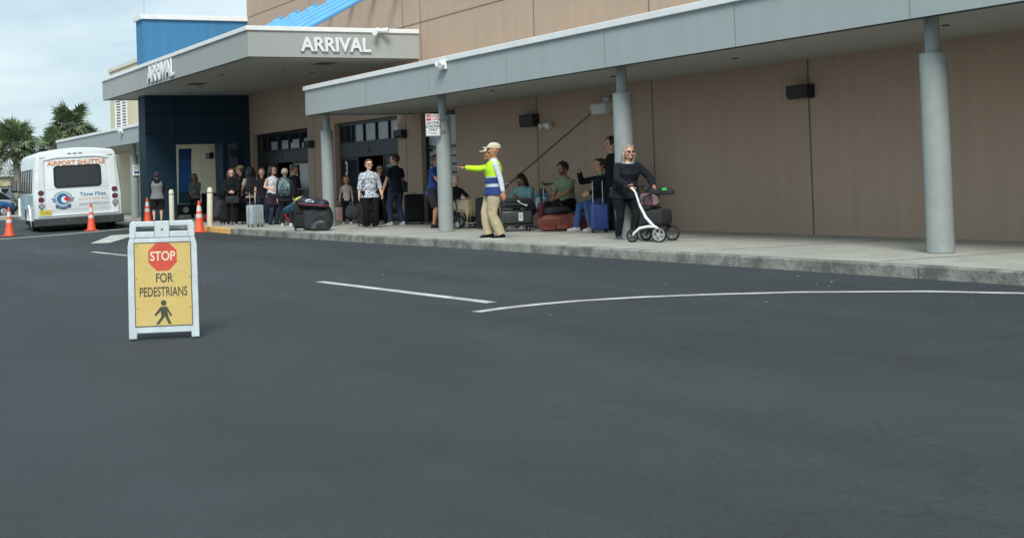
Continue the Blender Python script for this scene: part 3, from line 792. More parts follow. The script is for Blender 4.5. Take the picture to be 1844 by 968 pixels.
mb.xf(Mf); mb.build('rivet', mat('rivet_grey', (.12, .13, .12), .5, .5), t)
# crease marks in the sheeting
mb = MB(); rnd = random.Random(5)
for k in range(7):
    x, z = rnd.uniform(-.2, .15), rnd.uniform(.2, .85); pts = [(x, -.0497, z)]
    for i in range(3): x += rnd.uniform(.01, .05); z += rnd.uniform(-.015, .015); pts.append((x, -.0497, z))
    mb.tube(pts, .0008, 4)
mb.xf(Mf); mb.build('crease', mat('crease_brown', (.42, .32, .13), .7), pn)

# ================================================================ CONES, BOLLARDS
M_or = mat('cone_orange', (.78, .095, .035), .5, 0, .12, 8)
M_refl = mat('reflective_band', (.62, .6, .58), .4, 0, .08)
cone0 = thing('traffic_cone', 'orange cone with two white bands at the foot of the yellow kerb', 'traffic cone', (11.55, 36.45, 0), 0, 'orange traffic cones')
H_ = .93
def rc(z): return lerp(.15, .03, (z-.04)/(H_-.04))
mb = MB(); mb.tube([(0, 0, .035), (0, 0, .07), (0, 0, H_*.5), (0, 0, H_-.01), (0, 0, H_)], [.165, rc(.07), rc(H_*.5), rc(H_-.01), .02], 24)
mb.build('cone_body', M_or, cone0, 40)
mb = MB(); rbox(mb, -.18, -.18, 0, .18, .18, .035, .012); mb.build('base', M_or, cone0)
for a, b in ((.43, .54), (.62, .78)):
    mb = MB(); mb.tube([(0, 0, a), (0, 0, b)], [rc(a)+.004, rc(b)+.004], 24); mb.build('band', M_refl, cone0, 40)
for x, y, rz, l, s in ((9.9, 43.2, .4, 'orange cone with two white bands right behind the white shuttle bus', 1), (7.05, 42.4, 1, 'orange cone with two white bands left of the shuttle bus', 1), (6.55, 42.3, .2, 'orange cone cut off by the left edge of the photo', 1), (12.5, 45.6, .7, 'orange cone with white bands in front of the man in the grey vest', .95)):
    c = dup(cone0, (x, y, gz(x) if x < 12 else .08), rz, l)
M_bol = mat('cream_bollard', (.62, .59, .47), .55, 0, .1, 5)
b0 = thing('bollard', 'cream post with a black mark near its top, right of the tall orange cone', 'bollard', (11.95, 36.7, .15), 0, 'cream bollards on the kerb')
mb = MB(); mb.tube([(0, 0, 0), (0, 0, 1.08), (0, 0, 1.14), (0, 0, 1.165)], [.085, .085, .065, .02], 20); mb.build('post', M_bol, b0, 50)
mb = MB(); mb.tube([(0, 0, .985), (.0, 0, 1.01)], [.0875, .0875], 20); mb.build('band', M_ink, b0, 50)
dup(b0, (12.15, 41.3, .12), .5, 'cream post with a black mark near its top, beside the man in the grey vest')
b0.rotation_euler = (R(-2), R(2.5), 0)

# ================================================================ SHUTTLE BUS
bus = thing('shuttle_bus', 'white airport shuttle bus seen from behind, with a blue crest and orange lettering', 'bus', (9.66, 43.85, -.035), R(-5.2))
bus.rotation_euler = (0, R(-1.9), R(-5.2)); bus.scale = (1.09, 1, 1)
M_bus = mat('bus_white_gelcoat', (.70, .75, .76), .28, 0, .07, 2, coat=.3)
def section(y, sc_=1., zb=.42, top=2.84, w0=1.36, w1=1.24):
    """outline of the body at depth y"""
    pts = [(-w0, zb), (-w0, 1.2), (lerp(-w0, -w1, .8), 2.38)]
    cx_, cz_, r_ = w1-.2, 2.55, .2
    for k in range(7):
        a = R(180-15*k); pts.append((-cx_+r_*math.cos(a), cz_+r_*math.sin(a)))
    for k in range(1, 4): pts.append((lerp(-cx_, 0, k/4), 2.75+(top-2.75)*math.sin(R(90*k/4))))
    pts.append((0, top)); L = [(-x, z) for x, z in reversed(pts[:-1])]
    full = pts+L
    if sc_ != 1.:
        c = 1.55; full = [(x*sc_, c+(z-c)*sc_) for x, z in full]
    return [V((x, y, z)) for x, z in full]
mb = MB(); mb.rings([section(.0, .965), section(.015, .985), section(.07, 1.), section(5.4, 1.), section(5.6, .985), section(5.72, .93)])
body = mb.build('body', M_bus, bus, 50)
# cab at the front
mb = MB()
def cabsec(y, w, zt, zb=.35): return [V((x, y, z)) for x, z in ((-w, zb), (-w, zt-.35), (-w*.86, zt), (w*.86, zt), (w, zt-.35), (w, zb))]
mb.rings([cabsec(5.6, .98, 2.2), cabsec(6.1, .98, 2.15), cabsec(6.7, .97, 1.35), cabsec(7.5, .92, 1.2), cabsec(7.6, .85, .95)])
mb.build('cab', M_bus, bus, 35, bevel=.03)
# raised rear panel frame around the window and the letters
def rr(x0, z0, x1, z1, r, n=6):
    p = []
    for cx_, cz_, a0 in ((x1-r, z1-r, 0), (x0+r, z1-r, 90), (x0+r, z0+r, 180), (x1-r, z0+r, 270)):
        for k in range(n+1): a = R(a0+90*k/n); p.append((cx_+r*math.cos(a), cz_+r*math.sin(a)))
    return p
def ring_prism(mb, outer, inner, y0, y1):
    n = len(outer); vs = [V((p[0], y, p[1])) for y in (y0, y1) for L in (outer, inner) for p in L]
    fs = []
    for k in range(n):
        k2 = (k+1) % n
        fs += [(k, k2, n+k2, n+k), (2*n+k, 3*n+k, 3*n+k2, 2*n+k2), (k, 2*n+k, 2*n+k2, k2), (n+k, n+k2, 3*n+k2, 3*n+k)]
    mb.add(vs, fs)
mb = MB(); ring_prism(mb, [(x*1.0, z) for x, z in [(-1.26, .56), (-1.18, 2.50), (-.6, 2.58), (.6, 2.58), (1.18, 2.50), (1.26, .56)]], [(x, z) for x, z in [(-1.02, .60), (-1.0, 2.43), (-.6, 2.5), (.6, 2.5), (1.0, 2.43), (1.02, .60)]], -.035, .02)
mb.build('rear_moulding', M_bus, bus, 20, bevel=.03, seg=3)
mb = MB(); mb.prism(rr(-.69, 1.53, .72, 2.22, .1), 'Y', -.012, .01); wnd = mb.build('rear_window', M_glass, bus)
mb = MB(); ring_prism(mb, rr(-.72, 1.5, .75, 2.25, .12), rr(-.665, 1.555, .695, 2.195, .08), -.022, .008); mb.build('window_seal', M_rubber, wnd)
put_text('AIRPORT SHUTTLE', .205, T(.0, -.012, 2.335), 'lettering', mat('orange_lettering', (.72, .26, .10), .5, 0, .05), bus, .006, .004, 1.03)
M_teal = mat('teal_blue_lettering', (.03, .16, .33), .5, 0, .05)
put_text('Time Flies.', .175, T(.48, .001, 1.235), 'lettering', M_teal, bus, .006, .003, 1.12)
put_text('Arrive 2 Hours Early.', .1, T(.49, .001, 1.085), 'lettering', mat('salmon_lettering', (.66, .26, .15), .5, 0, 0), bus, .006, .0, 1.1)
put_text('www.flyPGD.com', .115, T(.48, .001, .905), 'lettering', M_teal, bus, .006, .0, 1.12)
put_text('#2', .11, T(1.13, -.04, .86), 'lettering', M_navy, bus, .006, .001)
# crest: shield, blue globe with white sweep, red shape, ribbon and side feathers
cr_ = bpy.data.objects.new('crest', None); COL.objects.link(cr_); cr_.parent = bus; cr_.location = (-.47, 0, 1.1)
def disc(cx, cz, r, y0, y1, mb, n=28, sx=1, sz=1): mb.prism([(cx+r*sx*math.cos(2*math.pi*k/n), cz+r*sz*math.sin(2*math.pi*k/n)) for k in range(n)], 'Y', y0, y1)
mb = MB(); mb.prism([(-.27, .14), (-.16, .24), (0, .28), (.16, .24), (.27, .14), (.22, -.12), (.1, -.24), (0, -.29), (-.1, -.24), (-.22, -.12)], 'Y', -.004, .02); mb.build('shield', mat('slate_blue', (.10, .2, .3), .5), cr_)
mb = MB(); mb.prism([(x*.9, z*.9) for x, z in [(-.27, .14), (-.16, .24), (0, .28), (.16, .24), (.27, .14), (.22, -.12), (.1, -.24), (0, -.29), (-.1, -.24), (-.22, -.12)]], 'Y', -.007, .0); mb.build('shield_field', mat('pale_blue_print', (.5, .62, .68), .5), cr_)
mb = MB(); disc(0, .02, .19, -.010, .0, mb); mb.build('globe', mat('globe_blue', (.02, .13, .30), .5), cr_)
mb = MB(); disc(.04, .0, .115, -.013, .0, mb, sx=.85); mb.build('sweep', M_chalk, cr_)
mb = MB(); mb.prism([(.03, .03), (.09, .1), (.13, .13), (.15, .08), (.22, .09), (.2, .02), (.24, -.03), (.17, -.06), (.12, -.1), (.1, -.03), (.05, -.04)], 'Y', -.016, .0); mb.build('red_emblem', mat('crest_red', (.5, .03, .05), .5), cr_)
mb = MB()
for s in (-1, 1):
    for k in range(3): mb.prism([(s*(.24), .04-k*.055), (s*(.36-.02*k), .08-k*.055), (s*(.34-.02*k), .035-k*.055), (s*.24, .0-k*.055)], 'Y', -.006, .01)
mb.build('feathers', mat('slate_blue'), cr_)
mb = MB(); mb.prism([(-.24, -.16), (0, -.22), (.24, -.16), (.23, -.27), (0, -.33), (-.23, -.27)], 'Y', -.018, .0); mb.build('ribbon', mat('ribbon_navy', (.03, .1, .18), .5), cr_)
put_text('PUNTA GORDA', .052, T(0, -.02, -.245), 'lettering', M_chalk, cr_, .002, .0, .8)
# rear lamps
M_lr = mat('tail_lamp_red', (.12, .012, .02), .2, 0, .1, coat=.5); M_lc = mat('reversing_lamp', (.28, .30, .30), .2, 0, .1, coat=.5)
for s in (-1, 1):
    for z, mm in ((1.36, M_lr), (1.13, M_lr), (.91, M_lc)):
        mb = MB(); mb.cyl((s*1.135, -.05, z), (s*1.135, -.03, z), .085, n=20); lp = mb.build('tail_lamp', mm, bus, 40, bevel=.006)
        mb = MB(); mb.tube([(s*1.135+.082*math.cos(a), -.046, z+.082*math.sin(a)) for a in [k*math.pi/10 for k in range(20)]], .01, 6, closed=True); mb.build('lamp_rim', M_black, lp)
    mb = MB(); mb.box(s*1.135-.045, -.048, .77, s*1.135+.045, -.036, .795); mb.build('marker_lamp', M_black, bus)
    mb = MB(); rbox(mb, s*1.03-.1, -.03, 2.5, s*1.03+.1, .1, 2.56, .02); mb.build('clearance_lamp', mat('dull_amber', (.3, .27, .25), .3), bus)
for x in (-.2, -.03, .14):
    mb = MB(); rbox(mb, x-.065, -.01, 2.62, x+.065, .08, 2.665, .015); mb.build('clearance_lamp', mat('dull_red_lens', (.16, .10, .10), .3), bus)
mb = MB(); mb.box(-1.22, -.045, .6, -.85, -.036, .78); pl = mb.build('number_plate', mat('plate_yellow', (.62, .52, .06), .5, 0, .05), bus)
put_text('TL296', .11, T(-1.035, -.047, .68), 'lettering', mat('plate_green', (.15, .15, .03), .5), pl, .001)
mb = MB(); rbox(mb, -1.38, -.1, .22, 1.38, .25, .5, .04); mb.build('bumper', mat('bumper_grey', (.035, .04, .043), .6, 0, .2), bus)
mb = MB(); mb.box(-1.2, .25, .2, 1.2, 5.5, .42); mb.tube([(-.8, -.03, .26), (-.8, .5, .26)], .045, 10); mb.box(-1.1, .1, .12, -.4, .18, .22); mb.build('chassis', M_rubber, bus)
mb = MB()
for x in (-.35, .35, 1.0): mb.cyl((x, -.106, .4), (x, -.099, .4), .014, n=8)
mb.build('bolts', M_steel, bus)
for z in (1.47, .74):
    mb = MB(); mb.box(-.99, -.0035, z, .99, .002, z+.006); mb.build('panel_seam', mat('seam_grey', (.25, .27, .27), .6), bus)  # thin grey line marking each panel seam
# left side: glazing band, printed panel, arch, wheels, mirror
def bx_at(z): return -lerp(1.36, 1.26, max(0, (z-1.2)/1.1)) if z > 1.2 else -1.36
mb = MB()
for k in range(5):
    y0, y1 = .75+k*.95, .75+k*.95+.88
    mb.add([(bx_at(1.35)-.012, y0, 1.38), (bx_at(1.35)-.012, y1, 1.38), (bx_at(2.2)-.012, y1, 2.18), (bx_at(2.2)-.012, y0, 2.18), (bx_at(1.35)+.05, y0, 1.38), (bx_at(1.35)+.05, y1, 1.38), (bx_at(2.2)+.05, y1, 2.18), (bx_at(2.2)+.05, y0, 2.18)], [(0, 1, 2, 3), (0, 4, 5, 1), (2, 6, 7, 3), (0, 3, 7, 4), (1, 5, 6, 2)])
    w_ = mb.build('side_window', mat('tinted_side_glass', (.16, .155, .14), .12, 0, .3, 2), bus); mb = MB()
    f_ = MB(); f_.tube([(bx_at(1.36)-.014, y0, 1.38), (bx_at(1.36)-.014, y1, 1.38), (bx_at(2.2)-.014, y1, 2.18), (bx_at(2.2)-.014, y0, 2.18)], .022, 5, closed=True); f_.build('frame', M_black, w_)
pm = pattern_mat('blue_printed_panel', (.30, .45, .52), [(.09, .2, .32), (.55, .68, .74), (.2, .3, .34)], 1.6, .5, .12, .4)
mb = MB(); mb.box(-1.368, .25, .5, -1.3601, 5.3, 1.3); mb.build('side_print', pm, bus)
mb = MB(); mb.box(-1.372, .2, .83, -1.3681, 5.3, .86); mb.build('side_trim', M_bus, bus)
for y in (1.75, 5.95):
    if y < 3:
        mb = MB(); pts = [(-1.37, y+.52*math.cos(R(a)), .42+.5*math.sin(R(a))) for a in range(0, 181, 15)]; mb.tube(pts, .05, 8); mb.build('wheel_arch', M_white, bus, 60)
    for s in (-1, 1):
        wh = bpy.data.objects.new('wheel', None); COL.objects.link(wh); wh.parent = bus; xx = s*(1.2 if y < 3 else .93); wh.location = (xx, y, .38)
        mb = MB(); mb.tube([(-.13, 0, 0), (-.11, 0, 0), (.11, 0, 0), (.13, 0, 0)], [.33, .38, .38, .33], 28); mb.build('tyre', M_rubber, wh, 40)
        mb = MB(); mb.tube([(s*.10, 0, 0), (s*.138, 0, 0)], [.23, .21], 24); mb.tube([(s*.138, 0, 0), (s*.165, 0, 0)], [.09, .07], 14); mb.build('rim', M_alu, wh, 40)
mb = MB(); mb.box(-1.366, 2.9, .45, -1.37, 3.5, .8); mb.build('vent', M_black, bus)
mb = MB(); rbox(mb, -1.60, 5.85, 1.42, -1.40, 5.93, 1.84, .04); mr = mb.build('side_mirror', M_black, bus)
mb = MB(); mb.box(-1.58, 5.845, 1.5, -1.42, 5.8495, 1.81); mb.build('mirror_glass', mat('mirror_glass', (.35, .4, .42), .05, .8, 0), mr)
mb = MB(); mb.tube([(-1.4, 5.9, 1.45), (-1.1, 6.1, 1.35), (-.98, 6.2, 1.3)], .025, 8); mb.build('mirror_arm', M_black, mr)

# ================================================================ PALMS, SHRUBS
M_frond = mat('palm_green', (.15, .205, .10), .6, 0, .45, 1.6)
M_dead = mat('dry_frond', (.20, .16, .08), .8, 0, .3, 2)
M_trunk = mat('palm_bark', (.24, .22, .18), .95, 0, .35, 6, .9, 12)
def palm(label, x, y, ztop, r, seed, nf=46, base=0.0, tr=.17):
    rnd = random.Random(seed)
    t = thing('palm_tree', label, 'palm tree', (x, y, base), 0, 'sabal palms behind the bus')
    mb = MB(); lean = rnd.uniform(-.25, .25); pts = []; rs = []
    n = 26
    for i in range(n):
        q = i/(n-1); pts.append((lean*q*q, lean*.5*q, (ztop-.2)*q)); rs.append(tr*(1.25-.3*q+(.14 if i % 2 else 0)+(.25 if q > .8 else 0)))
    mb.tube(pts, rs, 12)
    top = V(pts[-1])
    # criss-cross boots under the crown
    for k in range(60):
        a = rnd.uniform(0, 6.28); z = top.z-rnd.uniform(.0, 1.3); o = V((lean, lean*.5, z)); d = V((math.cos(a), math.sin(a), 1.3)).normalized()
        mb.tube([o+V((math.cos(a), math.sin(a), 0))*tr*.8, o+V((math.cos(a), math.sin(a), 0))*tr*.9+d*.25], [.05, .02], 5)
    mb.build('trunk', M_trunk, t, 60)
    mb = MB(); dead = MB(); pt = MB()
    for k in range(nf):
        a = rnd.uniform(0, 6.283); el = rnd.choice([rnd.uniform(-55, 10), rnd.uniform(-10, 60), rnd.uniform(30, 85)])
        pl_ = r*rnd.uniform(.32, .55); fl = r*rnd.uniform(.5, .72)
        d = V((math.cos(a)*math.cos(R(el)), math.sin(a)*math.cos(R(el)), math.sin(R(el))))
        c0 = top+V((0, 0, rnd.uniform(-.25, .1))); c1 = c0+d*pl_+V((0, 0, -.08*pl_*pl_))
        isd = el < -30 and rnd.random() < .55
        pt.tube([c0, c1], [.025, .014], 4)
        sd_ = d.cross(V((0, 0, 1)));
        if sd_.length < .1: sd_ = V((1, 0, 0))
        sd_.normalize(); roll = rnd.uniform(-.7, .7); up = sd_.cross(d).normalized(); sd2 = sd_*math.cos(roll)+up*math.sin(roll); up = sd2.cross(d).normalized()
        tgt = dead if isd else mb
        nb = 19
        for j in range(nb):
            b = lerp(-105, 105, j/(nb-1))+rnd.uniform(-4, 4); L_ = fl*(1-.28*abs(b)/105)*rnd.uniform(.85, 1.1)
            bd = d*math.cos(R(b))+sd2*math.sin(R(b)); w_ = .028*r
            bn = bd.cross(up).normalized(); droop = V((0, 0, -1))*L_*rnd.uniform(.08, .4)
            p0 = c1; p1 = c1+bd*L_*.5+up*.06*r*(-abs(b)/105)-V((0, 0, .02)); p2 = c1+bd*L_+droop
            tgt.add([p0, p1+bn*w_, p1-bn*w_, p2], [(0, 1, 2), (1, 3, 2)])
    mb.build('crown', M_frond, t); pt.build('stalks', mat('palm_stalk', (.10, .13, .05), .6), t)
    if dead.v: dead.build('dry_fronds', M_dead, t)
    return t
palm('full dark green palm at the left edge behind the shuttle bus', 13.1, 75.5, 4.5, 1.75, 3, 70)
palm('tallest palm with spiky fronds rising over the middle of the bus', 17.5, 81.7, 6.0, 1.75, 11, 40)
palm('lower palm between the two bigger palms', 15.8, 79.5, 4.3, 1.5, 5, 44)
palm('low olive green palm beside the end of the far canopy', 18.8, 83.4, 4.6, 1.8, 8, 44)
def shrub(label, x, y, r, h, seed, col=(.05, .085, .03), base=0, n=900, trunk=False):
    rnd = random.Random(seed)
    t = thing('shrub', label, 'shrub', (x, y, base))
    mb = MB()
    cl_ = [(V((rnd.uniform(-.7, .7)*r, rnd.uniform(-.5, .5)*r, h*rnd.uniform(.35, .85))), r*rnd.uniform(.3, .55)) for _ in range(9)]
    for k in range(n):
        c, q = rnd.choice(cl_); d = V((rnd.gauss(0, 1), rnd.gauss(0, 1), rnd.gauss(0, 1))).normalized()*q*rnd.uniform(.6, 1.05)
        p = c+d; p.z = max(.03, p.z); s = rnd.uniform(.05, .11); a = V((rnd.gauss(0, 1), rnd.gauss(0, 1), rnd.gauss(0, 1))).normalized(); b = a.orthogonal().normalized()
        mb.add([p-a*s, p+b*s*.5, p+a*s, p-b*s*.5], [(0, 1, 2, 3)])
    mb.build('foliage', mat('shrub_green_%d' % int(col[0]*1000), col, .7, 0, .4, 2), t)
    st = MB()
    for k in range(6):
        c, q = cl_[k]; st.tube([(c.x*.15, c.y*.15, 0), c], [.035, .012], 5)
    st.build('stems', M_trunk, t, 60)
    return t
shrub('dark green hedge bush at the foot of the leftmost palm', 12.75, 70.5, 1.0, 1.25, 2, (.03, .06, .025))
shrub('dark green bush between the white post and the bus', 13.5, 72, .9, 1.2, 4, (.03, .06, .025))
shrub('grey green bushy tree left of the leftmost palm trunk', 18.0, 108, 2.6, 4.6, 6, (.07, .09, .05), n=2600)
shrub('grey green bushy tree seen between palm trunk and bus', 24.5, 112, 2.4, 4.3, 9, (.06, .09, .045), n=2200)
t = thing('white_post', 'thin white post by the hedge left of the bus', 'post', (12.0, 68.8, .02))
mb = MB(); rbox(mb, -.06, -.06, 0, .06, .06, 1.0, .015); mb.build('post', M_white, t)
mb = MB(); mb.box(-.065, -.065, 1.0, .065, .065, 1.04); mb.build('cap', M_white, t, bevel=.01)
mb = MB(); mb.prism([(-40, 60.5), (11.2, 66.5), (12.3, 84), (-40, 76)], 'Z', -.05, .12)
struct(mb.build('pavement_far', M_walk))

# ---- pale building across the car park
def farb(label, x, y, rz, w, d, h, col, band):
    t = thing('far_building', label, 'building', (x, y, -.1), R(rz))
    m = wall_mat('far_wall_%d' % int(col[0]*100), col, vlines=(), hlines=())
    mb = MB(); mb.box(-w/2, 0, 0, w/2, d, h); mb.build('wall', m, t)
    mb = MB(); mb.box(-w/2-.4, -.4, h+.001, w/2+.4, d+.4, h+band); mb.build('roof', mat('pale_roof', (.6, .63, .62), .6), t, bevel=.03)
    for k in range(int(w/6)):
        x0 = -w/2+2+k*6
        mb = MB(); mb.box(x0, -.03, 1.2, x0+2.4, -.005, h-1.2); mb.build('window', M_glass, t)
farb('long low cream building with a pale roof edge across the car park', 18, 165, 12, 60, 14, 3.6, (.56, .50, .30), 1.6)

# ---- parked cars
def car(label, x, y, rz, col, first=None, van=False):
    t = thing('parked_car', label, 'car', (x, y, -.0), R(rz), 'cars parked behind the bus')
    mp_ = mat('car_paint_%d_%d_%d' % tuple(int(c*99) for c in col), col, .25, .3, .04, 2, coat=.8)
    L_, W_ = 4.6, .9
    # body: stations along length: (x, z_low, z_belt, halfwidth)
    st = [(-2.28, .45, .72, .70), (-2.2, .30, .88, .80), (-1.6, .22, .98, .88), (-.6, .2, 1.0, .9), (.8, .2, .96, .9), (1.5, .22, .90, .88), (2.1, .3, .76, .8), (2.27, .42, .62, .68)]
    rings = []
    for X, zl, zb_, w in st:
        rings.append([V((X, s*ww, z)) for s, ww, z in ((-1, w*.9, zl), (-1, w, zl+.18), (-1, w, zb_-.18), (-1, w*.9, zb_), (1, w*.9, zb_), (1, w, zb_-.18), (1, w, zl+.18), (1, w*.9, zl))])
    mb = MB(); mb.rings(rings); mb.build('body', mp_, t, 40, sub=0, bevel=.03)
    rf = 1.72 if van else 1.46
    gh = [(-1.9 if van else -1.75, .95, .78), (-1.25, rf-.04, .64), (-.2, rf, .66), (.45, rf-.05, .64), (1.2, .93, .76)]
    mb = MB(); rings = [[V((X, -w, .9)), V((X, -w, min(z, .98))), V((X, -w*.93, z-.02)), V((X, w*.93, z-.02)), V((X, w, min(z, .98))), V((X, w, .9))] for X, z, w in gh]
    mb.rings(rings); mb.build('windows', M_glass, t, 30)
    mb = MB(); mb.box(-1.22, -.6, rf-.035, .42, .6, rf+.015); mb.build('roof', mp_, t, bevel=.03)
    for s in (-1, 1):
        mb = MB(); mb.tube([(-1.72, s*.77, .97), (-1.24, s*.62, rf-.02)], .035, 6); mb.build('pillar', mp_, t); mb = MB(); mb.tube([(1.17, s*.75, .95), (.44, s*.62, rf-.03)], .03, 6); mb.build('pillar', mp_, t); mb = MB(); mb.tube([(-.3, s*.8, .97), (-.3, s*.64, rf-.02)], .04, 6); mb.build('pillar', mp_, t)
    for X in (-1.4, 1.4):
        for s in (-1, 1):
            wh = bpy.data.objects.new('wheel', None); COL.objects.link(wh); wh.parent = t; wh.location = (X, s*.8, .33)
            mb = MB(); mb.tube([(0, -.11, 0), (0, -.09, 0), (0, .09, 0), (0, .11, 0)], [.29, .33, .33, .29], 20); mb.build('tyre', M_rubber, wh, 40)
            mb = MB(); mb.tube([(0, s*.1, 0), (0, s*.118, 0)], [.2, .18], 16); mb.build('rim', M_alu, wh, 40)
    for s in (-1, 1):
        mb = MB(); rbox(mb, 2.1, s*.55-.14, .6, 2.25, s*.55+.14, .72, .04); mb.build('headlight', mat('headlamp', (.5, .52, .55), .1, .2, 0), t)
        mb = MB(); rbox(mb, -2.29, s*.58-.12, .7, -2.15, s*.58+.12, .84, .03); mb.build('tail_light', M_lr, t)
    return t
car('blue car parked at the left edge below the palm', 10.2, 73, 15, (.02, .13, .36))
car('silver car behind the blue car at the left edge', 12.0, 79, 20, (.45, .48, .5))
car('white car parked far back left of the palm trunk', 12.5, 85.5, 10, (.7, .72, .73))
car('grey car parked between palm trunk and bus', 16.2, 88, 15, (.2, .22, .24), van=True)
car('pale silver car parked farthest back left of the palm', 15, 93, 10, (.5, .53, .55), van=True)
# ================================================================ PEOPLE
M_eye = mat('eye_dark', (.03, .025, .02), .3, 0, 0)
def skin(key, r, g, b):
    m = mat('skin_'+key, lin(r, g, b), .55, 0, .08, 14, .15, 60)
    m.node_tree.nodes['Principled BSDF'].inputs['Subsurface Weight'].default_value = .08
    m.node_tree.nodes['Principled BSDF'].inputs['Subsurface Radius'].default_value = (.02, .008, .004)
    return m
M_lip = mat('lips', (.30, .10, .085), .5, 0, .05)
def hairm(r, g, b):
    k = 'hair_%d_%d_%d' % (r, g, b)
    if k in _mc: return _mc[k]
    m = mat(k, lin(r, g, b), .5, 0, .4, 1, .35, 1); t = m.node_tree
    tcx = [n for n in t.nodes if n.type == 'TEX_COORD'][0]; mp = t.nodes.new('ShaderNodeMapping'); mp.inputs['Scale'].default_value = (70, 70, 7)
    t.links.new(tcx.outputs['Object'], mp.inputs[0])
    for n in t.nodes:
        if n.type == 'TEX_NOISE': t.links.new(mp.outputs[0], n.inputs['Vector'])
    return m
M_lens = mat('sunglass_lens', (.01, .01, .012), .1, 0, 0)

def ik(A, B, l1, l2, hint):
    A, B = V(A), V(B); d = B-A; L = min(d.length, (l1+l2)*.998); n = d.normalized()
    B = A+n*L; a = (l1*l1-l2*l2+L*L)/(2*L); h = math.sqrt(max(0, l1*l1-a*a))
    p = V(hint)-n*V(hint).dot(n)
    p = p.normalized() if p.length > 1e-4 else n.orthogonal().normalized()
    return A+n*a+p*h, B

